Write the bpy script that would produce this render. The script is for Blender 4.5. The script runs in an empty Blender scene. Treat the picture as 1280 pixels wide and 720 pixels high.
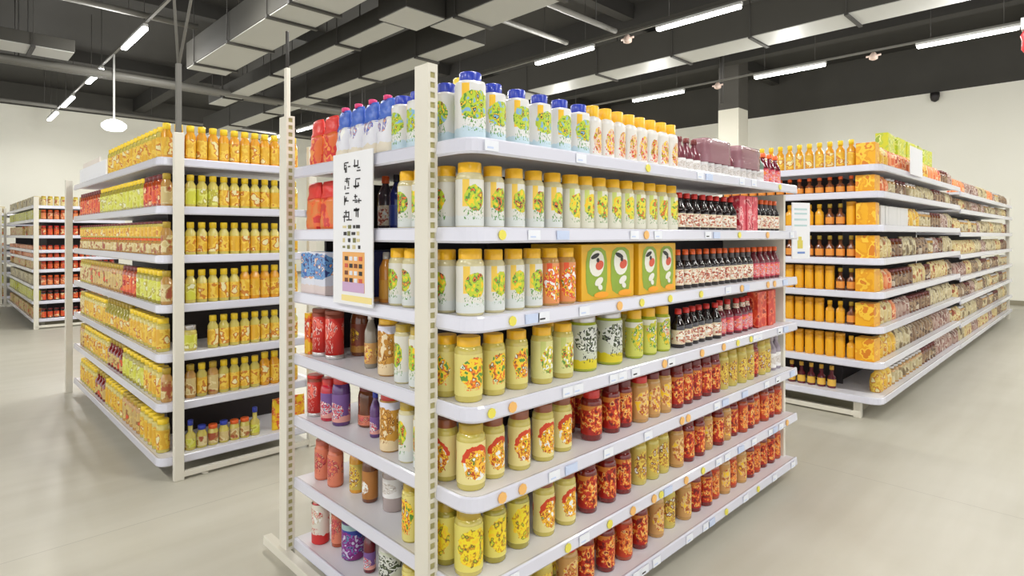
import bpy, bmesh, math, random
from math import pi, sin, cos, radians
from mathutils import Vector, Matrix

sc = bpy.context.scene
COL = sc.collection
random.seed(7)
EYE = 1.6

# ------------------------------------------------------------------ camera, world, exposure
cd = bpy.data.cameras.new('camera')
cam = bpy.data.objects.new('camera', cd)
COL.objects.link(cam)
cam.location = (0, 0, EYE)
cam.rotation_euler = (pi / 2, 0, math.atan2(-0.701, 0.713))
cd.sensor_width = 36
cd.lens = 36 * 742 / 1280
cd.shift_y = -66 / 1280
cd.clip_start = 0.05
cd.clip_end = 200
sc.camera = cam

w = bpy.data.worlds.new('world')
sc.world = w
w.use_nodes = True
bg = w.node_tree.nodes['Background']
bg.inputs[0].default_value = (0.97, 0.98, 1.0, 1)
bg.inputs[1].default_value = 1.35

sc.view_settings.view_transform = 'Standard'
sc.view_settings.look = 'None'
sc.view_settings.gamma = 1
sc.view_settings.use_curve_mapping = False
sc.view_settings.exposure = 0.13
LAMP_W = 44
BARE_W = 52
TUBE_E = 9

# ------------------------------------------------------------------ materials
def lin(c):
    return tuple((v / 12.92 if v <= .04045 else ((v + .055) / 1.055) ** 2.4) for v in c)

def rgb(r, g, b):
    return lin((r / 255, g / 255, b / 255)) + (1,)

class NT:
    def __init__(s, name):
        s.m = bpy.data.materials.new(name)
        s.m.use_nodes = True
        s.t = s.m.node_tree
        s.b = s.t.nodes['Principled BSDF']
    def n(s, typ, **k):
        o = s.t.nodes.new(typ)
        for a, v in k.items():
            setattr(o, a, v)
        return o
    def l(s, a, b):
        s.t.links.new(a, b)
    def math(s, op, a, b=None, c=None):
        o = s.n('ShaderNodeMath', operation=op)
        for i, v in enumerate((a, b, c)):
            if v is None: continue
            if isinstance(v, (int, float)): o.inputs[i].default_value = v
            else: s.l(v, o.inputs[i])
        return o.outputs[0]
    def mix(s, f, a, b):
        o = s.n('ShaderNodeMix', data_type='RGBA')
        for i, v in ((0, f), (6, a), (7, b)):
            if isinstance(v, (int, float, tuple)): o.inputs[i].default_value = v
            else: s.l(v, o.inputs[i])
        return o.outputs[2]
    def noise(s, vec, scale, detail=2):
        o = s.n('ShaderNodeTexNoise')
        o.inputs['Scale'].default_value = scale
        o.inputs['Detail'].default_value = detail
        if vec is not None: s.l(vec, o.inputs['Vector'])
        return o

MC = {}
def plain(name, col, rough=.5, metal=0, spec=.5, coat=0, emit=None, es=0, alpha=1, var=0.0):
    if name in MC: return MC[name]
    k = NT(name)
    b = k.b
    b.inputs['Base Color'].default_value = rgb(*col)
    b.inputs['Roughness'].default_value = rough
    b.inputs['Metallic'].default_value = metal
    b.inputs['Specular IOR Level'].default_value = spec
    b.inputs['Coat Weight'].default_value = coat
    b.inputs['Coat Roughness'].default_value = .08
    if alpha < 1: b.inputs['Alpha'].default_value = alpha
    if emit:
        b.inputs['Emission Color'].default_value = rgb(*emit)
        b.inputs['Emission Strength'].default_value = es
    if var:
        tc = k.n('ShaderNodeTexCoord')
        nz = k.noise(tc.outputs['Object'], var, 3)
        c = rgb(*col)
        d = tuple(v * .78 for v in c[:3]) + (1,)
        k.l(k.mix(nz.outputs['Fac'], d, c), b.inputs['Base Color'])
    MC[name] = k.m
    return k.m

def label_mat(name, base, oval, spots, side=None, foot=None, head=None, arch=None, oc=(.5, .58), orad=(.13, .27), script=True, rough=.38):
    """printed paper label: ground colour, oval picture with coloured spots, side panel, foot band, scribbled print"""
    if name in MC: return MC[name]
    k = NT(name)
    uv = k.n('ShaderNodeUVMap')
    sp = k.n('ShaderNodeSeparateXYZ')
    k.l(uv.outputs[0], sp.inputs[0])
    u0, v = sp.outputs[0], sp.outputs[1]
    u = k.math('FRACT', k.math('ADD', k.math('MULTIPLY', u0, 2.0), .5))     # the front picture repeats at the back
    oi = k.n('ShaderNodeObjectInfo')
    off = k.math('MULTIPLY', oi.outputs['Random'], 7.0)
    cv = k.n('ShaderNodeCombineXYZ')
    k.l(k.math('MULTIPLY', u0, 2.4), cv.inputs[0]); k.l(v, cv.inputs[1]); k.l(off, cv.inputs[2])
    vec = cv.outputs[0]
    n1 = k.noise(vec, 5.5, 2).outputs['Fac']
    n2 = k.noise(vec, 6.8, 1.5).outputs['Fac']
    col = rgb(*base)
    if side:
        f = k.math('MULTIPLY', k.math('LESS_THAN', u, .36), k.math('GREATER_THAN', u, .2))
        f = k.math('MULTIPLY', f, k.math('GREATER_THAN', v, .42))
        col = k.mix(f, col, rgb(*side))
    if foot:
        f = k.math('LESS_THAN', k.math('ADD', v, k.math('MULTIPLY', n1, .16)), .30)
        col = k.mix(f, col, rgb(*foot))
    if head:
        col = k.mix(k.math('GREATER_THAN', v, .84), col, rgb(*head))
    du = k.math('DIVIDE', k.math('SUBTRACT', u, oc[0]), orad[0] * 2)
    dv = k.math('DIVIDE', k.math('SUBTRACT', v, oc[1]), orad[1])
    r2 = k.math('ADD', k.math('MULTIPLY', du, du), k.math('MULTIPLY', dv, dv))
    r2 = k.math('ADD', r2, k.math('MULTIPLY', k.math('SUBTRACT', n1, .5), .9))
    ramp = k.n('ShaderNodeValToRGB')
    ramp.color_ramp.interpolation = 'CONSTANT'
    cols = [oval] + list(spots)
    el = ramp.color_ramp.elements
    el[0].position = 0; el[0].color = rgb(*spots[-1])
    el[1].position = .40; el[1].color = rgb(*oval)
    for i, c in enumerate(spots):
        e = el.new(.53 + i * .06); e.color = rgb(*c)
    k.l(n2, ramp.inputs[0])
    col = k.mix(k.math('LESS_THAN', r2, 1.0), col, ramp.outputs[0])
    if arch:
        ring = k.math('MULTIPLY', k.math('GREATER_THAN', r2, .62), k.math('LESS_THAN', r2, 1.15))
        ring = k.math('MULTIPLY', ring, k.math('GREATER_THAN', v, oc[1] + .02))
        col = k.mix(ring, col, rgb(*arch))
    if script:
        cs = k.n('ShaderNodeCombineXYZ')
        k.l(k.math('MULTIPLY', u0, 7.0), cs.inputs[0]); k.l(k.math('MULTIPLY', v, 1.6), cs.inputs[1]); k.l(off, cs.inputs[2])
        n3 = k.noise(cs.outputs[0], 9, 2).outputs['Fac']
        f = k.math('MULTIPLY', k.math('GREATER_THAN', n3, .585), k.math('LESS_THAN', k.math('ABSOLUTE', k.math('SUBTRACT', v, .27)), .13))
        f = k.math('MULTIPLY', f, k.math('LESS_THAN', k.math('ABSOLUTE', k.math('SUBTRACT', u, .5)), .27))
        col = k.mix(f, col, rgb(*spots[0]))
    if isinstance(col, tuple): k.b.inputs['Base Color'].default_value = col
    else: k.l(col, k.b.inputs['Base Color'])
    k.b.inputs['Roughness'].default_value = rough
    MC[name] = k.m
    return k.m

def wrapper(name, cols, scale=5):
    """all over printed packet: blocks of colour"""
    if name in MC: return MC[name]
    k = NT(name)
    tc = k.n('ShaderNodeTexCoord')
    oi = k.n('ShaderNodeObjectInfo')
    ad = k.n('ShaderNodeVectorMath', operation='ADD')
    cb = k.n('ShaderNodeCombineXYZ')
    for i in range(3): k.l(k.math('MULTIPLY', oi.outputs['Random'], 13.0 + i), cb.inputs[i])
    k.l(tc.outputs['Object'], ad.inputs[0]); k.l(cb.outputs[0], ad.inputs[1])
    nz = k.noise(ad.outputs[0], scale, 2.5).outputs['Fac']
    ramp = k.n('ShaderNodeValToRGB')
    ramp.color_ramp.interpolation = 'CONSTANT'
    el = ramp.color_ramp.elements
    el[0].position = 0; el[0].color = rgb(*cols[0])
    el[1].position = .47; el[1].color = rgb(*cols[1])
    for i, c in enumerate(cols[2:]):
        e = el.new(.55 + .06 * i); e.color = rgb(*c)
    k.l(nz, ramp.inputs[0])
    k.l(ramp.outputs[0], k.b.inputs['Base Color'])
    k.b.inputs['Roughness'].default_value = .35
    MC[name] = k.m
    return k.m

def m_floor():
    k = NT('polished_concrete')
    tc = k.n('ShaderNodeTexCoord')
    a = k.noise(tc.outputs['Object'], .35, 4).outputs['Fac']
    b = k.noise(tc.outputs['Object'], 2.6, 6).outputs['Fac']
    mp = k.n('ShaderNodeMapping'); mp.inputs['Scale'].default_value = (.6, 6, 1); mp.inputs['Rotation'].default_value = (0, 0, .8)
    k.l(tc.outputs['Object'], mp.inputs[0])
    c = k.noise(mp.outputs[0], 1.2, 4).outputs['Fac']
    t = k.math('ADD', k.math('ADD', k.math('MULTIPLY', a, .5), k.math('MULTIPLY', b, .25)), k.math('MULTIPLY', c, .25))
    r = k.n('ShaderNodeValToRGB')
    r.color_ramp.elements[0].position = .33; r.color_ramp.elements[0].color = rgb(186, 181, 163)
    r.color_ramp.elements[1].position = .66; r.color_ramp.elements[1].color = rgb(208, 204, 190)
    k.l(t, r.inputs[0])
    sp = k.n('ShaderNodeSeparateXYZ'); k.l(tc.outputs['Object'], sp.inputs[0])
    def joint(o, per, sh):
        f = k.math('FRACT', k.math('DIVIDE', k.math('ADD', o, sh), per))
        return k.math('LESS_THAN', f, .004 / per * 1.4)
    j = k.math('MAXIMUM', joint(sp.outputs[0], 4.2, 100.6), joint(sp.outputs[1], 4.2, 101.2))
    col = k.mix(k.math('MULTIPLY', j, .35), r.outputs[0], rgb(120, 116, 104))
    k.l(col, k.b.inputs['Base Color'])
    rr = k.n('ShaderNodeMapRange'); rr.inputs[3].default_value = .34; rr.inputs[4].default_value = .5
    k.l(b, rr.inputs[0]); k.l(rr.outputs[0], k.b.inputs['Roughness'])
    k.b.inputs['Specular IOR Level'].default_value = .45
    return k.m

WHITE = plain('white_shelf_paint', (232, 231, 236), .38)
LIP = plain('price_strip_plastic', (222, 222, 234), .22, coat=.5)
POST = plain('cream_post_paint', (228, 223, 208), .4)
SLOT = plain('post_slot_recess', (176, 168, 112), .6)
SHADEP = plain('shade_dark_back_panel', (34, 28, 32), .6)  # charcoal stands in for the shadow behind and between the goods
PLINTH = plain('plinth_paint', (150, 143, 120), .6)
TAGW = plain('tag_white', (240, 243, 250), .3)
TAGY = plain('tag_yellow', (238, 226, 90), .4)
TAGO = plain('tag_orange', (246, 190, 110), .4)
TAGB = plain('tag_pale_blue', (205, 218, 245), .3)
INK = plain('black_ink', (40, 36, 36), .5)

# ------------------------------------------------------------------ mesh builder
class MB:
    def __init__(s):
        s.v = []; s.f = []; s.uv = []; s.mi = []; s.sm = []; s.mats = []
    def mat(s, m):
        if m not in s.mats: s.mats.append(m)
        return s.mats.index(m)
    def face(s, idx, uvs, m, smooth=False):
        s.f.append(idx); s.uv.append(uvs); s.mi.append(s.mat(m)); s.sm.append(smooth)
    def quad(s, pts, m, uvs=None):
        b = len(s.v); s.v += [tuple(p) for p in pts]
        n = len(pts)
        if uvs is None: uvs = [(0, 0), (1, 0), (1, 1), (0, 1)][:n] if n <= 4 else [(0, 0)] * n
        s.face(list(range(b, b + n)), uvs, m)
    def box(s, x0, x1, y0, y1, z0, z1, m, bev=0.0, M=None):
        bm = bmesh.new()
        bmesh.ops.create_cube(bm, size=1)
        for v in bm.verts:
            v.co = Vector(((x0 + x1) / 2 + v.co.x * (x1 - x0), (y0 + y1) / 2 + v.co.y * (y1 - y0), (z0 + z1) / 2 + v.co.z * (z1 - z0)))
        if bev: bmesh.ops.bevel(bm, geom=bm.edges[:], offset=bev, segments=2, affect='EDGES', profile=.6)
        if M is not None: bmesh.ops.transform(bm, matrix=M, verts=bm.verts)
        s.from_bm(bm, m, (x0, x1, y0, y1, z0, z1))
    def from_bm(s, bm, m, ext=None, smooth=False):
        bm.verts.ensure_lookup_table(); bm.normal_update()
        b = len(s.v)
        s.v += [tuple(v.co) for v in bm.verts]
        if ext is None: ext = (0, 1, 0, 1, 0, 1)
        x0, x1, y0, y1, z0, z1 = ext
        dx, dy, dz = max(x1 - x0, 1e-6), max(y1 - y0, 1e-6), max(z1 - z0, 1e-6)
        for f in bm.faces:
            n = f.normal
            uv = []
            for v in f.verts:
                fx, fy, fz = (v.co.x - x0) / dx, (v.co.y - y0) / dy, (v.co.z - z0) / dz
                if abs(n.z) > .7: uv.append((.02, fy))
                elif abs(n.y) >= abs(n.x): uv.append((.375 + .25 * fx, fz))
                else: uv.append((.625 + .25 * fy, fz) if n.x > 0 else (.375 - .25 * fy, fz))
            s.face([b + v.index for v in f.verts], uv, m, smooth)
        bm.free()
    def lathe(s, prof, m, seg=20, cx=0, cy=0, sx=1, sy=1, v0=None, v1=None, cap=True, sq=2.0):
        """prof: list of (r, z); u = .5 faces -Y; sq > 2 squares the section"""
        b = len(s.v)
        zs = [p[1] for p in prof]
        lo = min(zs) if v0 is None else v0; hi = max(zs) if v1 is None else v1
        for r, z in prof:
            for i in range(seg):
                a = -1.5 * pi + 2 * pi * i / seg
                c, n = cos(a), sin(a)
                q = (abs(c) ** sq + abs(n) ** sq) ** (-1 / sq)
                s.v.append((cx + c * r * q * sx, cy + n * r * q * sy, z))
        for j in range(len(prof) - 1):
            va, vb = (prof[j][1] - lo) / max(hi - lo, 1e-6), (prof[j + 1][1] - lo) / max(hi - lo, 1e-6)
            for i in range(seg):
                k = (i + 1) % seg
                s.face([b + j * seg + i, b + j * seg + k, b + (j + 1) * seg + k, b + (j + 1) * seg + i],
                       [(i / seg, va), ((i + 1) / seg, va), ((i + 1) / seg, vb), (i / seg, vb)], m, True)
        if cap:
            t = len(prof) - 1
            if prof[0][0] > 1e-4: s.face([b + i for i in reversed(range(seg))], [(0, 0)] * seg, m)
            if prof[-1][0] > 1e-4: s.face([b + t * seg + i for i in range(seg)], [(0, 1)] * seg, m)
    def tube(s, p0, p1, r, m, seg=8):
        p0, p1 = Vector(p0), Vector(p1)
        d = (p1 - p0).normalized()
        a = d.orthogonal().normalized(); c = d.cross(a)
        b = len(s.v)
        for p in (p0, p1):
            for i in range(seg):
                t = 2 * pi * i / seg
                s.v.append(tuple(p + a * cos(t) * r + c * sin(t) * r))
        for i in range(seg):
            k = (i + 1) % seg
            s.face([b + i, b + k, b + seg + k, b + seg + i], [(0, 0), (1, 0), (1, 1), (0, 1)], m, True)
        s.face([b + i for i in reversed(range(seg))], [(0, 0)] * seg, m)
        s.face([b + seg + i for i in range(seg)], [(0, 0)] * seg, m)
    def mesh(s, name):
        me = bpy.data.meshes.new(name)
        me.from_pydata(s.v, [], s.f)
        ul = me.uv_layers.new(name='UVMap')
        flat = [c for f in s.uv for uv in f for c in uv]
        ul.data.foreach_set('uv', flat)
        for m in s.mats: me.materials.append(m)
        me.polygons.foreach_set('material_index', s.mi)
        me.polygons.foreach_set('use_smooth', s.sm)
        me.update()
        return me
    def build(s, name, parent=None, loc=(0, 0, 0), rz=0):
        o = bpy.data.objects.new(name, s.mesh(name))
        COL.objects.link(o)
        o.parent = parent
        o.location = loc; o.rotation_euler = (0, 0, rz)
        return o

def tag(o, label=None, cat=None, group=None, kind=None):
    if label: o['label'] = label
    if cat: o['category'] = cat
    if group: o['group'] = group
    if kind: o['kind'] = kind
    return o

def empty(name, loc=(0, 0, 0), rz=0):
    o = bpy.data.objects.new(name, None)
    COL.objects.link(o)
    o.location = loc; o.rotation_euler = (0, 0, rz)
    o.empty_display_size = .05
    return o

ONES = ['', 'first', 'second', 'third', 'fourth', 'fifth', 'sixth', 'seventh', 'eighth', 'ninth', 'tenth', 'eleventh', 'twelfth', 'thirteenth',
        'fourteenth', 'fifteenth', 'sixteenth', 'seventeenth', 'eighteenth', 'nineteenth']
TENS = {2: 'twent', 3: 'thirt', 4: 'fort', 5: 'fift', 6: 'sixt', 7: 'sevent', 8: 'eight', 9: 'ninet'}
def ordn(n):
    if n < 20: return ONES[n]
    t, o = divmod(n, 10)
    return TENS[t] + ('ieth' if o == 0 else 'y-' + ONES[o])

# ------------------------------------------------------------------ structure
mb = MB(); mb.quad([(-7, -7, 0), (18, -7, 0), (18, 24.2, 0), (-7, 24.2, 0)], m_floor())
tag(mb.build('floor'), kind='structure')

def m_wall(line):
    k = NT('two_tone_wall')
    tc = k.n('ShaderNodeTexCoord'); sp = k.n('ShaderNodeSeparateXYZ')
    k.l(tc.outputs['Object'], sp.inputs[0])
    nz = k.noise(tc.outputs['Object'], 1.3, 4).outputs['Fac']
    lo = k.mix(nz, rgb(242, 240, 226), rgb(247, 245, 233))
    hi = k.mix(nz, rgb(60, 58, 53), rgb(70, 68, 62))
    k.l(k.mix(k.math('GREATER_THAN', sp.outputs[2], line), lo, hi), k.b.inputs['Base Color'])
    k.b.inputs['Roughness'].default_value = .75
    return k.m
MW = m_wall(5.12); MWL = m_wall(5.62)
mb = MB(); mb.box(17.7, 17.9, -7, 24.0, 0, 6.5, MW); tag(mb.build('wall_right'), kind='structure')
mb = MB(); mb.box(-7, 17.7, 23.8, 24.0, 0, 6.5, MWL); tag(mb.build('wall_left'), kind='structure')
mb = MB(); mb.box(17.68, 17.7, -7, 23.8, 0, .11, PLINTH, bev=.004); tag(mb.build('baseboard_right'), kind='structure')
mb = MB(); mb.box(-7, 17.68, 23.78, 23.8, 0, .11, PLINTH, bev=.004); tag(mb.build('baseboard_left'), kind='structure')
CEIL = plain('dark_ceiling_paint', (47, 45, 41), .8, var=1.4)
DUCT = plain('duct_dark_paint', (60, 58, 52), .75)
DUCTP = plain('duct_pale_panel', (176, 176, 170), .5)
PIPE = plain('pipe_paint', (112, 110, 103), .5)
STRAP = plain('dark_strap', (58, 56, 52), .6)
mb = MB(); mb.box(-7, 17.7, -7, 23.8, 6.3, 6.5, CEIL); tag(mb.build('ceiling'), kind='structure')

mb = MB(); mb.box(-7.2, -7, -7, 23.8, 3.4, 6.5, CEIL); tag(mb.build('light_block_wall_front'), kind='structure')  # unseen header wall, added to block high-angle sky light on the ducts
mb = MB(); mb.box(-7, 17.7, -7.2, -7, 3.4, 6.5, CEIL); tag(mb.build('light_block_wall_back'), kind='structure')  # second unseen header, put in to cut world light from above
# beams under the roof deck, running both ways
k_ = 0
for x in (-1.5, 5.2, 10.4, 14.2):
    mb = MB(); mb.box(x - .16, x + .16, -4.5, 23.8, 5.86, 6.3, CEIL); tag(mb.build('trim_%d' % (k_ + 1)), kind='structure'); k_ += 1
for y in (1.0, 7.0, 13.0, 18.6):
    mb = MB(); mb.box(-4.5, 17.7, y - .12, y + .12, 6.0, 6.3, CEIL); tag(mb.build('trim_%d' % (k_ + 1)), kind='structure'); k_ += 1

# column with cream lower part
k = NT('column_paint')
tc = k.n('ShaderNodeTexCoord'); sp = k.n('ShaderNodeSeparateXYZ'); k.l(tc.outputs['Object'], sp.inputs[0])
k.l(k.mix(k.math('GREATER_THAN', sp.outputs[2], 4.86), rgb(226, 222, 206), rgb(80, 77, 71)), k.b.inputs['Base Color'])
k.b.inputs['Roughness'].default_value = .7
mb = MB(); mb.box(14.75, 15.3, 6.75, 7.3, 0, 6.3, k.m, bev=.01)
tag(mb.build('column'), kind='structure')

# ducts: galvanised boxes running along Y
def duct(name, label, x0, x1, y0, y1, z0, z1, straps, along='Y', group='ventilation ducts under the ceiling'):
    r = tag(empty(name, ((x0 + x1) / 2, (y0 + y1) / 2, z0)), label, 'duct', group)
    cx, cy = (x0 + x1) / 2, (y0 + y1) / 2
    m = MB(); m.box(x0 - cx, x1 - cx, y0 - cy, y1 - cy, 0, z1 - z0, DUCT, bev=.012); m.build('duct_body', r)
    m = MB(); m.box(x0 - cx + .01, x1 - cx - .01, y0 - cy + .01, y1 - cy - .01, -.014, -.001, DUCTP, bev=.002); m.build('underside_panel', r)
    for s in straps:
        m = MB()
        if along == 'Y':
            m.box(x0 - cx - .03, x1 - cx + .03, s - cy - .03, s - cy + .03, -.045, 0, STRAP)
            for q in (x0 - cx - .02, x1 - cx + .02): m.tube((q, s - cy, -.03), (q, s - cy, 6.3 - z0), .008, STRAP, 6)
        else:
            m.box(s - cx - .03, s - cx + .03, y0 - cy - .03, y1 - cy + .03, -.045, 0, STRAP)
            for q in (y0 - cy - .02, y1 - cy + .02): m.tube((s - cx, q, -.03), (s - cx, q, 6.3 - z0), .008, STRAP, 6)
        m.build('hanger', r)
    return r
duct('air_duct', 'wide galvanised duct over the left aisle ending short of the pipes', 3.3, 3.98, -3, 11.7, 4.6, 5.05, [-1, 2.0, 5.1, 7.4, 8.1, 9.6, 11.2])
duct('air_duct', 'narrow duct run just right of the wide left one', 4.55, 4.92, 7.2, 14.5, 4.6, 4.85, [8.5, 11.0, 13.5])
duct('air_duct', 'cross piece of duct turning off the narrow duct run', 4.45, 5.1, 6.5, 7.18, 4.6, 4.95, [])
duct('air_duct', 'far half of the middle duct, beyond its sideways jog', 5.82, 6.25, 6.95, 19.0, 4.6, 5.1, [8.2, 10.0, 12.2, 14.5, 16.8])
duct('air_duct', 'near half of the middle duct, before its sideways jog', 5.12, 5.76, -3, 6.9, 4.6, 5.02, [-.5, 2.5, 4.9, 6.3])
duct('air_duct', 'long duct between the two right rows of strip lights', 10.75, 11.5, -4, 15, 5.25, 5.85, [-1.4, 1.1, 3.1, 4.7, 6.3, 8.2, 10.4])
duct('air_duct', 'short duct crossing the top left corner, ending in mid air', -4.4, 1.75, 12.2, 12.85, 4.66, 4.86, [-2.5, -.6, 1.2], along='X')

def pipe(name, label, p0, p1, r, group=None, clamps=()):
    p0, p1 = Vector(p0), Vector(p1)
    root = tag(empty(name, p0), label, 'pipe', group)
    m = MB(); m.tube((0, 0, 0), p1 - p0, r, STRAP if p0.x == p1.x else PIPE, 10); m.build('pipe_run', root)
    for t in clamps:
        c = (p1 - p0) * t
        m = MB(); m.tube(c + Vector((0, 0, r * .6)), c + Vector((0, 0, 6.3 - p0.z)), .009, STRAP, 6)
        m.build('hanger', root)
    return root
G = 'pipes across the ceiling'
cl = (.1, .25, .4, .55, .7, .85)
pipe('ceiling_pipe', 'thick grey pipe crossing behind the end of the wide duct', (-4.4, 13.15, 4.6), (17.6, 13.15, 4.6), .07, G, cl)
pipe('ceiling_pipe', 'grey pipe just above and behind the thick crossing pipe', (-4.4, 13.75, 4.68), (17.6, 13.75, 4.68), .05, G, cl)
pipe('ceiling_pipe', 'high thin pipe crossing above the first left strip light', (-4.4, 10.9, 5.12), (3.25, 10.9, 5.12), .05, G, (.2, .5, .8))
pipe('ceiling_pipe', 'thin pipe crossing over the jog in the middle duct', (2.0, 7.1, 5.15), (8.4, 7.1, 5.15), .045, G, (.2, .5, .8))
pipe('ceiling_pipe', 'thin pipe crossing to the second row of strip lights', (3.0, 6.05, 5.12), (8.45, 6.05, 5.12), .045, G, (.2, .6, .9))
pipe('ceiling_pipe', 'far thin pipe running close to the left wall', (-4.4, 19.6, 5.0), (12, 19.6, 5.0), .05, G, cl)
pipe('ceiling_pipe', 'dark vertical pipe hanging down in front of the column', (12.7, 6.2, 4.55), (12.7, 6.2, 6.3), .05)

# strip lights
LAMP = plain('lamp_tube', (255, 255, 255), .4, emit=(255, 255, 255), es=TUBE_E)
CASE = plain('lamp_case', (200, 200, 196), .4)
SENS = plain('sensor_plastic', (214, 190, 176), .5)
def strip_mesh(L):
    a = MB(); a.box(-.035, .035, -L / 2, L / 2, 0, .05, CASE, bev=.006)
    b = MB(); b.lathe([(.0, -.0)], LAMP) if False else b.box(-.045, .045, -L / 2 + .02, L / 2 - .02, -.045, 0, LAMP, bev=.016)
    return a.mesh('case'), b.mesh('tube')
LM = {}
ld = bpy.data.lights.new('strip_light', 'AREA'); ld.shape = 'RECTANGLE'; ld.size = .1; ld.size_y = 1.4; ld.energy = LAMP_W; ld.color = (1, .985, .95)
pd = bpy.data.lights.new('strip_light_bare', 'POINT'); pd.shadow_soft_size = .12; pd.energy = BARE_W; pd.color = (1, .99, .96)
def strip(x, y, z, L, label, group):
    r = tag(empty('strip_light', (x, y, z)), label, 'ceiling light', group)
    key = round(L, 1)
    if key not in LM: LM[key] = strip_mesh(key)
    for nm, me in zip(('lamp_case', 'lamp_tube'), LM[key]):
        o = bpy.data.objects.new(nm, me); COL.objects.link(o); o.parent = r
    m = MB()
    for q in (-key * .35, key * .35): m.tube((.03, q, .05), (.03, q, 6.3 - z), .005, STRAP, 6)
    m.build('suspension_wires', r)
    lo = bpy.data.objects.new('lamp_glow', ld); COL.objects.link(lo); lo.parent = r; lo.location = (0, 0, -.06)
    lo = bpy.data.objects.new('lamp_glow', pd); COL.objects.link(lo); lo.parent = r; lo.location = (0, 0, -.22)
    return r
ZL = EYE + 3.3
def row(x, ys, L, desc, group):
    for i, y in enumerate(ys):
        strip(x, y, ZL, L, '%s, %s from the near end' % (desc, ordn(i + 1)), group)
row(12.3, [-3.8, -1.0, 1.75, 4.6, 7.6, 10.6, 13.6, 16.6], 1.4, 'glowing strip light of the rightmost row', 'strip lights of the rightmost row')
row(8.3, [-3.8, -1.0, 1.75, 4.45, 7.1, 10.6, 13.6, 17.4, 19.6], 1.4, 'glowing strip light of the middle row', 'strip lights of the middle row')
row(2.45, [-3.8, -.9, 2.0, 5.0, 8.0, 11.5, 14.8, 18.1, 20.6], 1.5, 'glowing strip light of the left row', 'strip lights of the left row')
row(-2.6, [-3.8, -1.0, 2.0, 5.0, 8.0], 1.4, 'strip light of the row behind the viewer', 'strip lights behind the viewer')
strip(6.9, 14.6, 5.0, .9, 'lone short strip light seen over the near rack left post', None)
for x, y0, y1, d in ((12.3, -4.4, 21.5, 'rightmost'), (8.3, -4.4, 21.5, 'middle'), (2.45, -4.4, 21.5, 'left')):
    mb = MB(); mb.box(x - .02, x + .02, y0, y1, ZL + .052, ZL + .085, PIPE)
    tag(mb.build('light_track'), 'thin grey track carrying the %s row of strip lights' % d, 'cable track')
for x, y, d in ((12.3, 6.1, 'third and fourth'), (12.3, 3.1, 'second and third'), (8.3, 5.7, 'middle row')):
    r = tag(empty('sensor', (x, y, ZL - .035)), {'third and fourth': 'small pinkish sensor on the rightmost track nearer the column',
            'second and third': 'small pinkish sensor on the rightmost track nearer the right edge',
            'middle row': 'small pinkish sensor on the middle light track'}[d], 'sensor', 'sensors on the light tracks')
    m = MB(); m.lathe([(.03, -.07), (.07, -.05), (.075, 0), (.05, .04), (.03, .07)], SENS, 12); m.build('sensor_body', r)
    m = MB(); m.tube((0, -.12, .01), (0, .12, .01), .018, SENS, 8); m.build('arm', r)

# pendant lamp on its rod at the left
r = tag(empty('pendant_lamp', (2.45, 13.0, 3.62)), 'round glowing pendant lamp hanging on a long rod at left', 'pendant lamp')
m = MB(); m.lathe([(.02, -.10), (.14, -.08), (.2, -.02), (.2, .03), (.13, .09), (.05, .12)], plain('pendant_glow', (255, 255, 255), .4, emit=(255, 255, 255), es=3), 24); m.build('lamp_shade', r)
m = MB(); m.tube((0, 0, .12), (0, 0, ZL + .048 - 3.62), .018, CASE, 8); m.build('rod', r)
# bulbs
pl = bpy.data.lights.new('pendant', 'POINT'); pl.energy = 8; pl.shadow_soft_size = .15
lo = bpy.data.objects.new('lamp_glow', pl); COL.objects.link(lo); lo.parent = r; lo.location = (0, 0, -.28)
# camera on the wall, red device hanging at the right edge
r = tag(empty('security_camera', (17.55, 3.1, 4.98)), 'small black camera fixed at the top of the right wall', 'camera')
m = MB(); m.lathe([(.02, -.12), (.08, -.08), (.1, 0), (.1, .1)], INK, 14); m.build('camera_dome', r)
m = MB(); m.box(0, .15, -.04, .04, .02, .12, INK, bev=.005); m.build('bracket', r)
r = tag(empty('fire_sprinkler', (8.3, .95, 4.2)), 'red sprinkler valve on a pale bracket at the right edge', 'sprinkler')
r.location = (9.05, .72, 3.75)
m = MB(); m.tube((0, 0, .3), (0, 0, .85), .02, CASE, 8); m.box(-.06, .06, -.05, .05, .22, .36, CASE, bev=.01); m.build('bracket', r)
m = MB(); m.lathe([(.02, -.05), (.05, 0), (.045, .1), (.06, .16), (.03, .22)], plain('sprinkler_red', (196, 40, 50), .4), 12); m.build('valve', r)

# ------------------------------------------------------------------ racks
def arc_path(pts, rad, n=6):
    out = [Vector(pts[0])]
    for i in range(1, len(pts) - 1):
        a, b, c = Vector(pts[i - 1]), Vector(pts[i]), Vector(pts[i + 1])
        d1 = (a - b).normalized(); d2 = (c - b).normalized()
        p, q = b + d1 * rad, b + d2 * rad
        for j in range(n + 1):
            t = j / n
            out.append((1 - t) ** 2 * p + 2 * t * (1 - t) * b + t * t * q)
    out.append(Vector(pts[-1]))
    return out

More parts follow.
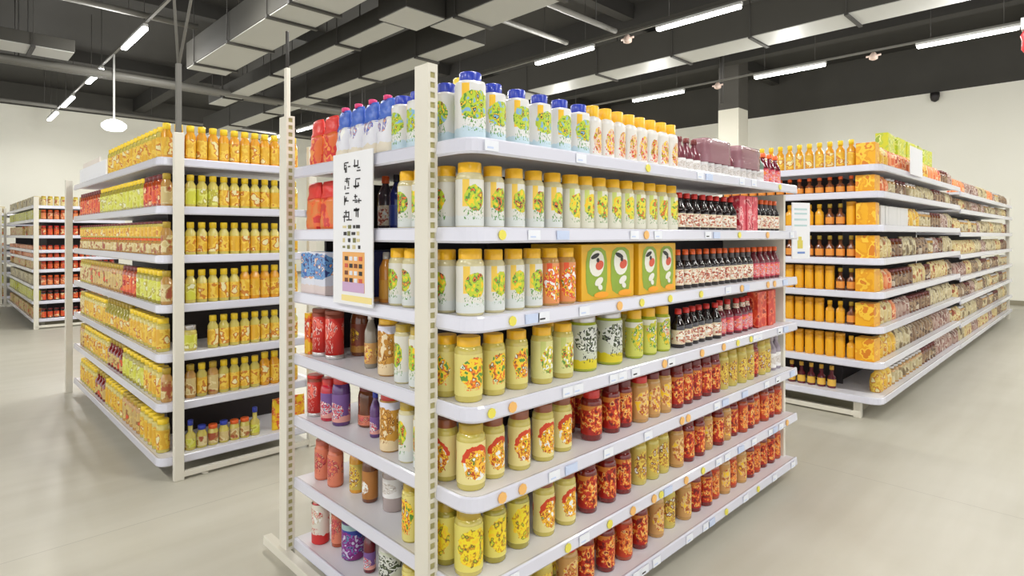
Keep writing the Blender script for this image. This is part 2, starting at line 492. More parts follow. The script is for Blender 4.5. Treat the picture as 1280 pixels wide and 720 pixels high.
def make_post(parent, x0, x1, y0, y1, z0, z1, slots=None):
    """upright: plain faces, with a column of slots on the -Y face"""
    m = MB()
    if not slots:
        m.box(x0, x1, y0, y1, z0, z1, POST, bev=.006)
    else:
        t = .006
        m.box(x0, x1, y0 + t, y1, z0, z1, POST, bev=.003)
        xa, xb = x0 + (x1 - x0) * .25, x0 + (x1 - x0) * .74
        m.box(x0, xa, y0, y0 + t * 1.2, z0, z1, POST); m.box(xb, x1, y0, y0 + t * 1.2, z0, z1, POST)
        z = z0
        while z < z1 - slots:
            m.box(xa, xb, y0, y0 + t * 1.2, z, z + slots * .42, POST)
            m.quad([(xa, y0 + t * .9, z + slots * .42), (xb, y0 + t * .9, z + slots * .42), (xb, y0 + t * .9, z + slots), (xa, y0 + t * .9, z + slots)], SLOT)
            z += slots
        m.box(xa, xb, y0, y0 + t * 1.2, z, z1, POST)
    return m.build('upright_post', parent)

def rack(label, group, outline, lip, zs, posts, panels, rails, plinth=None, liph=.055, tags=None, board=WHITE, rad=.05, feet=()):
    org = Vector((outline[0][0], outline[0][1], 0))
    r = tag(empty('shelving_rack', org), label, 'shelving rack', group)
    def L(p): return (p[0] - org.x, p[1] - org.y)
    lp = arc_path([L(p) for p in lip], rad) if len(lip) > 2 else [Vector(L(p)) for p in lip]
    rest = [Vector(L(p)) for p in outline]
    poly = lp + rest
    for si, z in enumerate(zs):
        zb = z + EYE
        m = MB()
        n = len(poly)
        b = len(m.v)
        zt = zb + liph - .006
        for q in (zt - .03, zt):
            for p in poly: m.v.append((p.x, p.y, q))
        m.face([b + n + i for i in range(n)], [(0, 0)] * n, board)
        m.face([b + i for i in reversed(range(n))], [(0, 0)] * n, board)
        for i in range(n):
            k2 = (i + 1) % n
            m.face([b + i, b + k2, b + n + k2, b + n + i], [(0, 0)] * 4, board)
        sh = m.build('shelf', r)
        # lip strip
        m = MB()
        nn = len(lp)
        nor = []
        for i in range(nn):
            d = (lp[min(i + 1, nn - 1)] - lp[max(i - 1, 0)]).normalized()
            nor.append(Vector((d.y, -d.x)))
        ctr = sum(poly, Vector((0, 0))) / n
        if (lp[0] - ctr).dot(nor[0]) < 0: nor = [-v for v in nor]
        prof = [(-.002, zb + .004), (.010, zb), (.016, zb + .008), (.013, zb + liph - .006), (.008, zb + liph), (-.002, zb + liph - .002)]
        b = 0
        for i in range(nn):
            for o, q in prof: m.v.append((lp[i].x + nor[i].x * o, lp[i].y + nor[i].y * o, q))
        P = len(prof)
        for i in range(nn - 1):
            for j in range(P):
                j2 = (j + 1) % P
                m.face([i * P + j, (i + 1) * P + j, (i + 1) * P + j2, i * P + j2], [(0, 0)] * 4, LIP, False)
        m.face(list(range(P)), [(0, 0)] * P, LIP); m.face([(nn - 1) * P + j for j in range(P)], [(0, 0)] * P, LIP)
        m.build('price_strip', sh)
        if tags:
            tags(sh, si, zb, org)
    zt = zs[0] + EYE
    for (x0, x1, y0, y1, ztop, sl) in posts:
        make_post(r, x0 - org.x, x1 - org.x, y0 - org.y, y1 - org.y, 0, ztop, sl)
    for (x0, x1, y0, y1, zb, ztop, mt) in panels:
        m = MB(); m.box(x0 - org.x, x1 - org.x, y0 - org.y, y1 - org.y, zb, ztop, mt); m.build('back_panel', r)
    for (p0, p1, rr) in rails:
        m = MB()
        a, c = Vector(p0), Vector(p1)
        lo = Vector((min(a.x, c.x) - rr, min(a.y, c.y) - rr)); hi = Vector((max(a.x, c.x) + rr, max(a.y, c.y) + rr))
        m.box(lo.x - org.x, hi.x - org.x, lo.y - org.y, hi.y - org.y, a.z - rr, a.z + rr, POST, bev=.004)
        m.build('base_rail', r)
    for (x, y, h) in feet:
        m = MB(); m.lathe([(.022, 0), (.022, .008), (.008, .012), (.008, h)], POST, 10, x - org.x, y - org.y); m.build('levelling_foot', r)
    if plinth:
        x0, x1, y0, y1, h = plinth
        m = MB(); m.box(x0 - org.x, x1 - org.x, y0 - org.y, y1 - org.y, 0.0, h, PLINTH); m.build('plinth', r)
    return r

# near rack
NZ = [.275, -.027, -.329, -.631, -.933, -1.235, -1.53]
ntag = random.Random(3)
def near_tags(sh, si, zb, org):
    x = 1.36 + .05 * (si % 3)
    i = 0
    while x < 4.05:
        t = ntag.random()
        mt, wd, hh = (TAGW, .062, .036) if t < .42 else (TAGY, .036, .036) if t < .6 else (TAGO, .04, .034) if t < .8 else (TAGB, .07, .034)
        m = MB()
        xx, yy = x - org.x, 1.5 - org.y - .019
        if mt is TAGY or mt is TAGO:
            M = Matrix.Translation((xx, yy, zb + .028)) @ Matrix.Rotation(pi / 2, 4, 'X')
            bm = bmesh.new(); bmesh.ops.create_cone(bm, cap_ends=True, segments=8, radius1=wd / 2, radius2=wd / 2, depth=.004)
            bmesh.ops.transform(bm, matrix=M, verts=bm.verts); m.from_bm(bm, mt)
        else:
            m.box(xx - wd / 2, xx + wd / 2, yy - .002, yy + .002, zb + .01, zb + .01 + hh, mt)
            m.box(xx - wd * .35, xx + wd * .1, yy - .0028, yy - .0018, zb + .018, zb + .024, INK if t < .05 else TAGB)
        m.build('price_tag', sh)
        x += ntag.choice([.06, .1, .17, .24, .3]) * (1.0 if si > 1 else 1.6)
NB = 2.0
near = rack('near shelving rack with perforated cream posts, closest to the viewer', None,
     [(4.12, 2.82), (1.286, 2.82)], [(1.286, 2.81), (1.286, 1.5), (4.12, 1.5)], NZ,
     [(1.235, 1.277, 1.672, 1.752, 2.2, .035), (1.235, 1.277, 2.813, 2.895, 2.18, .035)],
     [(1.80, 1.83, 2.0, 2.82, .1, 1.87, SHADEP), (1.43, 1.80, 2.79, 2.81, .96, 1.87, SHADEP), (1.80, 4.1, 1.985, 2.01, .1, 1.87, SHADEP), (4.085, 4.115, 1.56, 2.0, .1, 1.87, POST)],  # dark sheets put in as shadow behind the goods, pale one closes the end
     [((1.235, 1.62, .05), (1.235, 3.02, .05), .022)], plinth=(1.40, 4.05, 1.66, 2.7, .08), tags=near_tags, rad=.07)
m = MB(); m.box(1.247 - 4.12, 1.267 - 4.12, 2.838 - 2.82, 2.868 - 2.82, 2.18, 2.42, POST, bev=.003)
m.tube((1.257 - 4.12, 2.853 - 2.82, 2.42), (1.257 - 4.12, 2.853 - 2.82, 2.60), .008, STRAP, 6)
m.build('post_extension', near)

# left rack
LZ = [.455, .137, -.185, -.51, -.832, -1.155, -1.508]
rack('left shelving rack full of yellow-capped goods, across the aisle', None,
     [(2.12, 7.45), (1.07, 7.45)], [(1.07, 7.44), (1.07, 4.34), (2.12, 4.34)], LZ,
     [(1.135, 1.195, 4.27, 4.315, 2.27, None), (.99, 1.05, 7.45, 7.51, 2.16, None), (2.05, 2.11, 4.27, 4.315, 2.27, None)],
     [(1.25, 2.1, 4.86, 4.88, .12, 2.05, SHADEP), (1.56, 1.58, 4.88, 7.4, .12, 2.05, SHADEP)],
     [((1.165, 4.292, .035), (2.08, 4.292, .035), .018)], plinth=(1.3, 1.95, 4.6, 7.3, .08), feet=[(1.33, 4.30, .04), (1.9, 4.30, .04)], rad=.06)
# right racks
RZ = [.55, .32, .03, -.257, -.547, -.845, -1.148, -1.45]
rack('right shelving rack with golden bottles on its end', None,
     [(9.36, 3.0), (5.75, 3.0)], [(5.75, 2.99), (5.75, 1.40), (9.36, 1.40)], RZ,
     [(5.80, 5.86, 1.56, 1.62, .15, None), (5.80, 5.86, 2.85, 2.91, .15, None)],
     [(6.12, 6.14, 1.8, 2.98, .15, 2.15, SHADEP), (6.14, 9.3, 1.85, 1.87, .15, 2.15, SHADEP)],
     [((5.82, 1.6, .035), (5.82, 2.98, .035), .022)], plinth=(6.1, 9.3, 1.62, 2.9, .14), liph=.06, rad=.12)
R2Z = [.50, .28, -.02, -.31, -.60, -.89, -1.19, -1.46]
rack('farther right shelving rack continuing the aisle to the wall', None,
     [(14.75, 3.0), (9.40, 3.0)], [(9.40, 1.40), (14.75, 1.40)], R2Z,
     [(14.68, 14.74, 1.42, 1.48, 2.3, None)],
     [(9.45, 14.7, 1.85, 1.87, .15, 2.1, SHADEP)], [], plinth=(9.4, 14.7, 1.62, 2.9, .13), liph=.06)
# distant left racks
DZ = [.458, .22, -.055, -.305, -.44, -.64, -.916, -1.18, -1.485]
rack('distant left shelving rack with red goods, behind the left rack', None,
     [(2.6, 17.4), (1.27, 17.4)], [(1.27, 17.39), (1.27, 12.9), (2.6, 12.9)], DZ,
     [(1.27, 1.34, 12.84, 12.88, 2.25, None), (1.20, 1.25, 17.4, 17.46, 2.2, None)],
     [(1.5, 2.58, 13.3, 13.32, .12, 2.05, SHADEP), (1.8, 1.82, 13.32, 17.3, .12, 2.05, SHADEP)],
     [((1.3, 12.86, .04), (2.55, 12.86, .04), .02)], plinth=(1.45, 2.5, 13.1, 17.2, .09), rad=.06)
rack('farthest left shelving rack at the left edge, near the wall', None,
     [(2.6, 21.6), (1.15, 21.6)], [(1.15, 21.59), (1.15, 18.2), (2.6, 18.2)], DZ,
     [(1.15, 1.22, 18.14, 18.18, 2.25, None)],
     [(1.8, 1.82, 18.6, 21.5, .12, 2.05, SHADEP), (1.5, 2.58, 18.6, 18.62, .12, 2.05, SHADEP)],
     [], plinth=(1.4, 2.5, 18.4, 21.4, .09), rad=.06)
# cable pole at the left rack
r = tag(empty('power_pole', (1.165, 4.2925, 0)), 'slim grey cable pole rising above the left rack front post', 'pole')
m = MB(); m.box(-.016, .016, -.016, .016, 2.271, 2.72, PIPE, bev=.004); m.build('pole', r)
for dx, dy in ((-.05, .06), (.16, -.10)):
    m = MB(); m.tube((0, 0, 2.7), (dx * 3.2, dy * 3.2, 6.28), .009, PIPE, 8); m.build('cable', r)

# ------------------------------------------------------------------ product templates
TPL = {}
def newroot(name):
    return {'name': name, 'parts': []}      # parts: (name, mesh, sub parts)

def t_jar(key, R, h, glass, lid, lab, lidh=.15, lab0=.08, lab1=.66, shoulder=.78, seg=20, sq=2.0, neck=.8, name='jar', lidname='lid'):
    if key in TPL: return key
    t = newroot(name)
    b = MB(); zn = h * (1 - lidh)
    b.lathe([(R * .93, 0), (R, h * .025), (R, h * (shoulder - .05)), (R * .96, h * shoulder), (R * (neck + .05), zn - .015 * h), (R * neck, zn)], glass, seg, sq=sq)
    c = MB(); c.lathe([(R * (neck + .04), zn - .01), (R * (neck + .05), zn), (R * (neck + .05), h * .985), (R * neck, h)], lid, seg)
    l = MB(); l.lathe([(R * 1.012, h * lab0), (R * 1.012, h * lab1)], lab, seg, cap=False, sq=sq)
    t['parts'] = [('glass_body', b.mesh('glass_body')), (lidname, c.mesh('lid')), ('paper_label', l.mesh('paper_label'))]
    TPL[key] = t
    return key

def t_bottle(key, R, h, glass, cap, lab, lab0=.08, lab1=.45, sh=.55, seg=16, nk=.4, collar=None, name='bottle'):
    if key in TPL: return key
    t = newroot(name)
    b = MB(); b.lathe([(R * .93, 0), (R, h * .02), (R, h * sh), (R * .93, h * (sh + .05)), (R * (nk + .12), h * (sh + .18)), (R * nk, h * (sh + .24)), (R * nk, h * .88)], glass, seg)
    c = MB(); c.lathe([(R * (nk + .08), h * .86), (R * (nk + .1), h * .87), (R * (nk + .08), h * .99), (R * nk * .9, h)], cap, seg)
    l = MB(); l.lathe([(R * 1.015, h * lab0), (R * 1.015, h * lab1)], lab, seg, cap=False)
    t['parts'] = [('bottle_body', b.mesh('bottle_body')), ('cap', c.mesh('cap')), ('paper_label', l.mesh('paper_label'))]
    if collar:
        q = MB(); q.lathe([(R * (nk + .17), h * (sh + .16)), (R * (nk + .04), h * (sh + .24)), (R * (nk + .04), h * .85)], collar, seg, cap=False)
        t['parts'].append(('neck_label', q.mesh('neck_label')))
    TPL[key] = t
    return key

def t_can(key, R, h, body, rim, lidc=None, seg=18, name='can'):
    if key in TPL: return key
    t = newroot(name)
    b = MB(); b.lathe([(R, h * .09), (R, h * .93)], body, seg, v0=0, v1=h)
    c = MB(); c.lathe([(R * .96, 0), (R * 1.02, h * .012), (R * 1.02, h * .09)], rim, seg)
    d = MB(); d.lathe([(R * 1.02, h * .92), (R * 1.02, h * .985), (R * .97, h)], lidc or rim, seg)
    t['parts'] = [('can_body', b.mesh('can_body')), ('bottom_rim', c.mesh('rim')), ('lid', d.mesh('lid'))]
    TPL[key] = t
    return key

def t_box(key, wx, wy, h, face, name='carton', flap=None, bev=.004):
    if key in TPL: return key
    t = newroot(name)
    b = MB(); b.box(-wx / 2, wx / 2, -wy / 2, wy / 2, 0, h, face, bev=bev)
    t['parts'] = [('carton_body', b.mesh('carton_body'))]
    if flap:
        f = MB(); f.box(-wx * .5, wx * .5, -wy * .5, wy * .5, h - .03, h, flap, bev=.003)
        t['parts'] = [('carton_body', b.mesh('carton_body')), ('top_flap', f.mesh('top_flap'))]
        f2 = [v for v in []]
    TPL[key] = t
    return key

def t_pouch(key, wx, wy, h, body, top, cap=None, name='refill_pouch'):
    """soft pouch: pillow body narrowing to a sealed top, optional screw cap"""
    if key in TPL: return key
    t = newroot(name)
    def pillow(z0, z1, m, k0, k1, n=7):
        b = MB()
        prof = []
        sg = 18
        for j in range(n + 1):
            z = z0 + (z1 - z0) * j / n
            f = z / h
            th = (1 - .86 * f ** 2.2) * (1 - .25 * max(0, .08 - f) / .08)
            wd = 1 - .12 * f ** 3
            for i in range(sg):
                a = -1.5 * pi + 2 * pi * i / sg
                c, s_ = cos(a), sin(a)
                q = (abs(c) ** 3 + abs(s_) ** 3) ** (-1 / 3)
                b.v.append((c * q * wx / 2 * wd * k0, s_ * q * wy / 2 * th * k0 + .003 * sin(9 * f * pi + i), z))
        for j in range(n):
            for i in range(sg):
                k = (i + 1) % sg
                va, vb = (z0 + (z1 - z0) * j / n) / h, (z0 + (z1 - z0) * (j + 1) / n) / h
                b.face([j * sg + i, j * sg + k, (j + 1) * sg + k, (j + 1) * sg + i], [(i / sg, va), ((i + 1) / sg, va), ((i + 1) / sg, vb), (i / sg, vb)], m, True)
        b.face([i for i in reversed(range(sg))], [(0, 0)] * sg, m); b.face([n * sg + i for i in range(sg)], [(0, 1)] * sg, m)
        return b
    t['parts'] = [('pouch_body', pillow(0, h * .62, body, 1, 1).mesh('pouch_body')), ('pouch_top', pillow(h * .60, h * .93, top, 1.0, 1).mesh('pouch_top'))]
    if cap:
        c = MB(); c.lathe([(wx * .17, h * .92), (wx * .17, h * .99), (wx * .13, h)], cap, 12); t['parts'].append(('screw_cap', c.mesh('screw_cap')))
    TPL[key] = t
    return key

def t_bag(key, wx, wy, h, m, name='packet'):
    """small distant packet, one mesh"""
    if key in TPL: return key
    t = newroot(name)
    b = MB()
    sg = 10
    rows = [(0, .8), (.06, 1), (.5, 1.02), (.8, .8), (.93, .25), (1, .22)]
    for f, th in rows:
        for i in range(sg):
            a = -1.5 * pi + 2 * pi * i / sg
            c, s_ = cos(a), sin(a)
            q = (abs(c) ** 3 + abs(s_) ** 3) ** (-1 / 3)
            b.v.append((c * q * wx / 2 * (1 - .05 * f), s_ * q * wy / 2 * th, f * h))
    for j in range(len(rows) - 1):
        for i in range(sg):
            k = (i + 1) % sg
            b.face([j * sg + i, j * sg + k, (j + 1) * sg + k, (j + 1) * sg + i], [(i / sg, rows[j][0]), ((i + 1) / sg, rows[j][0]), ((i + 1) / sg, rows[j + 1][0]), (i / sg, rows[j + 1][0])], m, True)
    b.face([i for i in reversed(range(sg))], [(0, 0)] * sg, m); b.face([(len(rows) - 1) * sg + i for i in range(sg)], [(0, 1)] * sg, m)
    t['parts'] = [('', b.mesh(name))]
    TPL[key] = t
    return key

def t_small(key, R, h, body, cap, lab, kind='jar', seg=10, nk=.8, sh=.78, square=False):
    """distant jar or bottle, one mesh with cap and label as materials"""
    if key in TPL: return key
    t = newroot(kind)
    b = MB()
    zn = h * .84
    b.lathe([(R * .95, 0), (R, h * .03), (R, h * sh), (R * nk, h * (sh + .1)), (R * nk, zn)], body, seg)
    b.lathe([(R * (nk + .06), zn - .004), (R * (nk + .06), h * .98), (R * nk, h)], cap, seg)
    b.lathe([(R * 1.02, h * .1), (R * 1.02, h * (sh - .1))], lab, seg, cap=False)
    t['parts'] = [('', b.mesh(kind))]
    TPL[key] = t
    return key

QUEUE = []
def place(key, x, y, z, rz, label, cat, group):
    QUEUE.append((key, x, y, z, rz + random.uniform(-.09, .09), label, cat, group))

PROTO = {}
def put(key, x, y, z, rz, label, cat, group):
    t = TPL[key]
    if len(t['parts']) == 1 and t['parts'][0][0] == '':
        if key not in PROTO:
            PROTO[key] = r = bpy.data.objects.new(t['name'], t['parts'][0][1])
        else:
            r = PROTO[key].copy()
        COL.objects.link(r)
    elif key not in PROTO:
        r = bpy.data.objects.new(t['name'], None); r.empty_display_size = .05
        COL.objects.link(r)
        kids = []
        for nm, me in t['parts']:
            c = bpy.data.objects.new(nm, me); COL.objects.link(c); c.parent = r; kids.append(c)
        PROTO[key] = (r, kids)
    else:
        r0, k0 = PROTO[key]
        r = r0.copy(); COL.objects.link(r)
        for c0 in k0:
            c = c0.copy(); COL.objects.link(c); c.parent = r
    r.location = (x, y, z); r.rotation_euler = (0, 0, rz)
    tag(r, label, cat, group)
    return r

MOST = 296
def flush():
    """every countable thing singly; of a kind with more than MOST, the nearest MOST singly and the rest as one stuff object"""
    by = {}
    for q in QUEUE: by.setdefault(TPL[q[0]]['name'].split('_')[-1], []).append(q)
    for kind, qs in by.items():
        many = len(qs) > MOST
        if many:
            qs = sorted(qs, key=lambda q: q[1] ** 2 + q[2] ** 2)
        keep = set(id(q) for q in qs[:MOST])
        for q in qs[:MOST]: put(*q)
        if many:
            m = MB()
            for (key, x, y, z, rz, lab, cat, grp) in qs[MOST:]:
                for nm, me in TPL[key]['parts']:
                    M = Matrix.Translation((x, y, z)) @ Matrix.Rotation(rz, 4, 'Z')
                    b = len(m.v)
                    m.v += [tuple(M @ v.co) for v in me.vertices]
                    ul = me.uv_layers[0].data
                    for p in me.polygons:
                        m.face([b + i for i in p.vertices], [tuple(ul[li].uv) for li in p.loop_indices], me.materials[p.material_index], p.use_smooth)
            tag(m.build('distant_' + kind + 's'), {'jar': 'mass of small distant jars filling the far ends of the racks', 'packet': 'mass of small distant packets on the farther right rack'}.get(kind, 'mass of small distant %ss on the far racks' % kind), kind + 's', None, 'stuff')

# ---- colours
YC = plain('lid_yellow', (247, 190, 30), .35, coat=.3)
YC2 = plain('lid_bright_yellow', (250, 214, 40), .35, coat=.3)
OLC = plain('lid_olive_gold', (190, 160, 48), .35, coat=.3)
BC = plain('lid_blue', (40, 62, 178), .35, coat=.3)
RC = plain('lid_red', (206, 40, 30), .35, coat=.3)
OC = plain('lid_orange', (235, 98, 30), .35, coat=.3)
MR = plain('lid_maroon', (110, 30, 26), .35, coat=.3)
BR = plain('lid_brown', (150, 84, 50), .35, coat=.3)
G_PALE = plain('content_pale', (214, 204, 158), .15, coat=.6)
G_CREAM = plain('content_cream_yellow', (208, 192, 96), .15, coat=.6)
G_OLIVE = plain('content_olive', (168, 156, 60), .12, coat=.6)
G_RED = plain('content_red', (122, 26, 18), .12, coat=.7)
G_RUST = plain('content_rust', (170, 72, 34), .12, coat=.7)
G_TAN = plain('content_tan', (196, 150, 82), .12, coat=.7)
G_DARK = plain('content_dark', (30, 20, 20), .1, coat=.7)
G_MAUVE = plain('content_mauve', (120, 62, 72), .15, coat=.6)
G_WINE = plain('content_wine', (104, 22, 36), .12, coat=.6)
G_BROWN = plain('content_brown', (112, 60, 30), .12, coat=.6)
G_GOLD = plain('content_gold', (226, 160, 36), .12, coat=.6)
G_LILAC = plain('content_lilac', (158, 146, 156), .15, coat=.5)
G_GREEN = plain('content_green', (170, 182, 40), .12, coat=.6)
G_WHITE = plain('plastic_white', (226, 224, 220), .3, coat=.3)
G_NAVY = plain('content_navy', (28, 36, 96), .12, coat=.6)
RIM = plain('tin_rim', (206, 202, 200), .3, metal=.6)

GRN, LIME, ORG, YEL, RED, BLK, BLU, WHT = (92, 150, 60), (190, 208, 50), (238, 120, 40), (248, 206, 40), (214, 50, 34), (44, 48, 40), (130, 180, 214), (244, 244, 238)
L_TOP = label_mat('label_top_pack', (226, 225, 222), LIME, [GRN, YEL, BLK, BLU], side=(248, 196, 50), foot=(196, 216, 226), oc=(.5, .62), orad=(.17, .26))
L_TOPW = label_mat('label_top_white', (230, 226, 218), (226, 200, 170), [RED, LIME, (160, 60, 40), YEL], side=None, oc=(.5, .5), orad=(.12, .36))
L_GRN = label_mat('label_green_oval', (226, 224, 214), LIME, [GRN, ORG, BLK, YEL], side=(244, 204, 80), foot=(222, 226, 222), oc=(.5, .6))
L_LIME = label_mat('label_lime_oval', (228, 226, 208), (226, 222, 70), [GRN, ORG, (200, 90, 40), YEL], side=(206, 218, 120), oc=(.5, .58), orad=(.15, .32))
L_REDP = label_mat('label_red_patch', (232, 150, 90), (228, 90, 50), [YEL, (190, 50, 34), GRN, WHT], side=(240, 90, 40), oc=(.5, .5), orad=(.2, .42))
L_YEL = label_mat('label_yellow_oval', (228, 216, 130), (248, 212, 50), [ORG, (120, 110, 40), WHT, GRN], oc=(.5, .55), orad=(.18, .38))
L_YELR = label_mat('label_yellow_red_arch', (236, 222, 150), (250, 196, 60), [(190, 80, 30), YEL, (90, 110, 50), WHT], arch=(214, 66, 30), oc=(.5, .5), orad=(.18, .4))
L_YELY = label_mat('label_all_yellow', (228, 216, 110), (244, 222, 40), [(214, 160, 30), (120, 110, 40), LIME, YEL], oc=(.5, .52), orad=(.2, .42))
L_LGREEN = label_mat('label_pale_green', (226, 222, 150), (232, 214, 80), [GRN, ORG, (70, 90, 50), WHT], side=(206, 212, 120), oc=(.5, .5), orad=(.14, .36))
L_REDG = label_mat('label_red_gold', (172, 30, 20), (198, 50, 26), [(240, 150, 54), (248, 206, 120), (150, 22, 16), (120, 16, 12)], head=(214, 130, 50), oc=(.5, .5), orad=(.26, .48))
L_RUST = label_mat('label_rust', (196, 62, 28), (226, 110, 44), [(248, 190, 90), (176, 34, 20), (250, 214, 150), (150, 26, 16)], oc=(.5, .5), orad=(.24, .45))
L_TAN = label_mat('label_tan', (206, 156, 92), (232, 196, 130), [(190, 80, 40), (206, 150, 70), (150, 50, 30), YEL], oc=(.5, .5), orad=(.22, .42))
L_TANY = label_mat('label_tan_yellow', (206, 184, 90), (232, 206, 84), [(176, 96, 40), (130, 110, 50), WHT, (196, 150, 60)], oc=(.5, .5), orad=(.22, .42))
L_CREAM = label_mat('label_cream_small', (232, 214, 184), (240, 226, 200), [(200, 120, 90), (180, 60, 40), (90, 60, 40), WHT], oc=(.5, .5), orad=(.24, .44))
L_PINK = label_mat('label_pink_small', (206, 60, 80), (226, 110, 120), [(240, 190, 190), (160, 30, 50), WHT, (240, 140, 60)], oc=(.5, .5), orad=(.24, .44))
L_WHT = label_mat('label_white_plain', (240, 238, 236), (222, 218, 214), [(200, 190, 180), (180, 170, 160), WHT, (210, 200, 190)], oc=(.5, .5), orad=(.2, .3), script=False)
L_GREENJ = label_mat('label_green_sketch', (206, 210, 190), (222, 224, 216), [BLK, (120, 130, 100), WHT, (70, 80, 50)], foot=(226, 208, 40), oc=(.5, .66), orad=(.24, .28))
L_LIMEJ = label_mat('label_lime_pack', (214, 216, 100), (206, 206, 60), [GRN, (240, 238, 220), (200, 70, 40), YEL], oc=(.5, .55), orad=(.2, .4), head=(238, 236, 220))
L_BREAD = label_mat('label_bread_picture', (214, 158, 60), (196, 136, 40), [(150, 90, 24), (230, 180, 90), (120, 70, 20), (240, 220, 180)], foot=(238, 214, 170), head=(222, 222, 238), oc=(.5, .58), orad=(.25, .32))
L_REDC = label_mat('label_red_can', (206, 44, 34), (226, 80, 60), [(240, 200, 190), (160, 30, 26), (200, 40, 40), (240, 120, 100)], head=(150, 70, 50), oc=(.5, .62), orad=(.2, .2))
L_PURP = label_mat('label_purple', (120, 84, 150), (200, 60, 90), [WHT, (80, 60, 130), (220, 120, 120), (140, 180, 200)], foot=(226, 160, 150), oc=(.5, .4), orad=(.2, .3))
L_BLUEP = label_mat('label_blue_purple', (44, 60, 150), (120, 30, 120), [(150, 40, 150), (90, 140, 170), (70, 30, 110), (200, 200, 220)], foot=(130, 34, 110), head=(160, 190, 190), oc=(.5, .4), orad=(.28, .4))
L_SALM = label_mat('label_salmon', (222, 130, 100), (206, 90, 90), [(160, 50, 60), (240, 190, 150), (120, 40, 40), (226, 140, 90)], oc=(.5, .6), orad=(.24, .3))

# ---- near templates
t_jar('toppack', .042, .225, G_WHITE, BC, L_TOP, lidh=.15, lab0=.03, lab1=.8, shoulder=.84, neck=.74, seg=24, sq=3.2, name='pack_jar')
t_jar('toppack_big', .050, .245, G_WHITE, BC, L_TOP, lidh=.13, lab0=.03, lab1=.82, shoulder=.86, neck=.74, seg=24, sq=3.2, name='pack_jar')
t_jar('topwhite', .039, .235, G_WHITE, YC, L_TOPW, lidh=.2, lab0=.03, lab1=.7, shoulder=.74, neck=.72, seg=20, sq=2.6, name='pack_jar')
t_jar('white_y_big', .050, .232, G_PALE, YC, L_GRN, lidh=.14, lab0=.04, lab1=.74, shoulder=.8, neck=.78, seg=24)
t_jar('white_y', .0425, .228, G_PALE, YC, L_GRN, lidh=.15, lab0=.04, lab1=.74, shoulder=.79, neck=.76, seg=20)
t_jar('lime_y', .0425, .228, G_PALE, YC, L_LIME, lidh=.15, lab0=.04, lab1=.74, shoulder=.79, neck=.76, seg=20)
t_jar('redp_y', .0425, .228, G_TAN, YC, L_REDP, lidh=.15, lab0=.04, lab1=.74, shoulder=.79, neck=.76, seg=20)
t_jar('yel_big', .050, .225, G_CREAM, YC, L_YEL, lidh=.13, lab0=.1, lab1=.74, shoulder=.82, neck=.8, seg=24)
t_jar('yel', .044, .22, G_CREAM, YC, L_YEL, lidh=.13, lab0=.1, lab1=.74, shoulder=.82, neck=.8)
t_jar('lgreen', .044, .22, G_CREAM, YC, L_LGREEN, lidh=.13, lab0=.1, lab1=.76, shoulder=.82, neck=.8)
t_jar('yelr_big', .051, .225, G_CREAM, OLC, L_YELR, lidh=.13, lab0=.1, lab1=.74, shoulder=.82, neck=.8, seg=24)
t_jar('yelr', .044, .22, G_CREAM, BR, L_YELR, lidh=.13, lab0=.08, lab1=.74, shoulder=.82, neck=.8)
t_jar('yely_big', .051, .225, G_CREAM, OLC, L_YELY, lidh=.13, lab0=.08, lab1=.78, shoulder=.82, neck=.8, seg=24)
t_jar('yely', .044, .22, G_OLIVE, OLC, L_YELY, lidh=.13, lab0=.1, lab1=.78, shoulder=.82, neck=.8)
t_jar('greenj', .060, .235, G_GREEN, RIM, L_GREENJ, lidh=.1, lab0=.05, lab1=.84, shoulder=.86, neck=.85, seg=24)
t_jar('limej', .042, .225, G_GREEN, YC, L_LIMEJ, lidh=.16, lab0=.05, lab1=.76, shoulder=.79, neck=.76)
t_jar('redlid', .046, .215, G_RED, RC, L_REDG, lidh=.15, lab0=.12, lab1=.7, shoulder=.8, neck=.74)
t_jar('redg', .042, .215, G_RED, MR, L_REDG, lidh=.13, lab0=.1, lab1=.74, shoulder=.82, neck=.8)
t_jar('rust', .042, .215, G_RUST, MR, L_RUST, lidh=.13, lab0=.08, lab1=.76, shoulder=.82, neck=.8)
t_jar('tan', .042, .215, G_TAN, MR, L_TAN, lidh=.13, lab0=.08, lab1=.76, shoulder=.82, neck=.8)
t_jar('tanred', .045, .215, G_TAN, RC, L_TAN, lidh=.13, lab0=.08, lab1=.76, shoulder=.82, neck=.8)
t_jar('tany', .042, .215, G_CREAM, OLC, L_TANY, lidh=.12, lab0=.08, lab1=.78, shoulder=.84, neck=.84)
t_bottle('dark_red', .036, .20, G_DARK, RC, L_CREAM, lab0=.1, lab1=.46)
t_bottle('dark_or', .033, .205, G_DARK, OC, L_CREAM, lab0=.1, lab1=.5, collar=plain('neck_foil_grey', (90, 84, 84), .4))
t_bottle('wine_or', .036, .205, G_WINE, OC, L_PINK, lab0=.08, lab1=.5)
t_bottle('wine_red', .036, .205, G_WINE, RC, L_PINK, lab0=.08, lab1=.5, collar=L_CREAM)
t_bottle('mauve', .036, .19, G_MAUVE, MR, L_WHT, lab0=.06, lab1=.4)
t_bottle('gold_slim', .034, .22, G_GOLD, OLC, L_TANY, lab0=.08, lab1=.55, sh=.6)
t_bottle('lilac', .034, .22, G_LILAC, plain('cap_lilac', (180, 170, 180), .4), L_WHT, lab0=.08, lab1=.5, sh=.6)
t_bottle('greygreen', .038, .20, plain('content_greygreen', (120, 140, 126), .2, coat=.5), plain('cap_greygreen', (130, 160, 150), .4), L_WHT, sh=.6)
t_box('pinkbox', .075, .07, .215, wrapper('pink_packet', [(214, 60, 80), (226, 90, 100), (240, 170, 170), (180, 30, 50)], 22), name='carton')
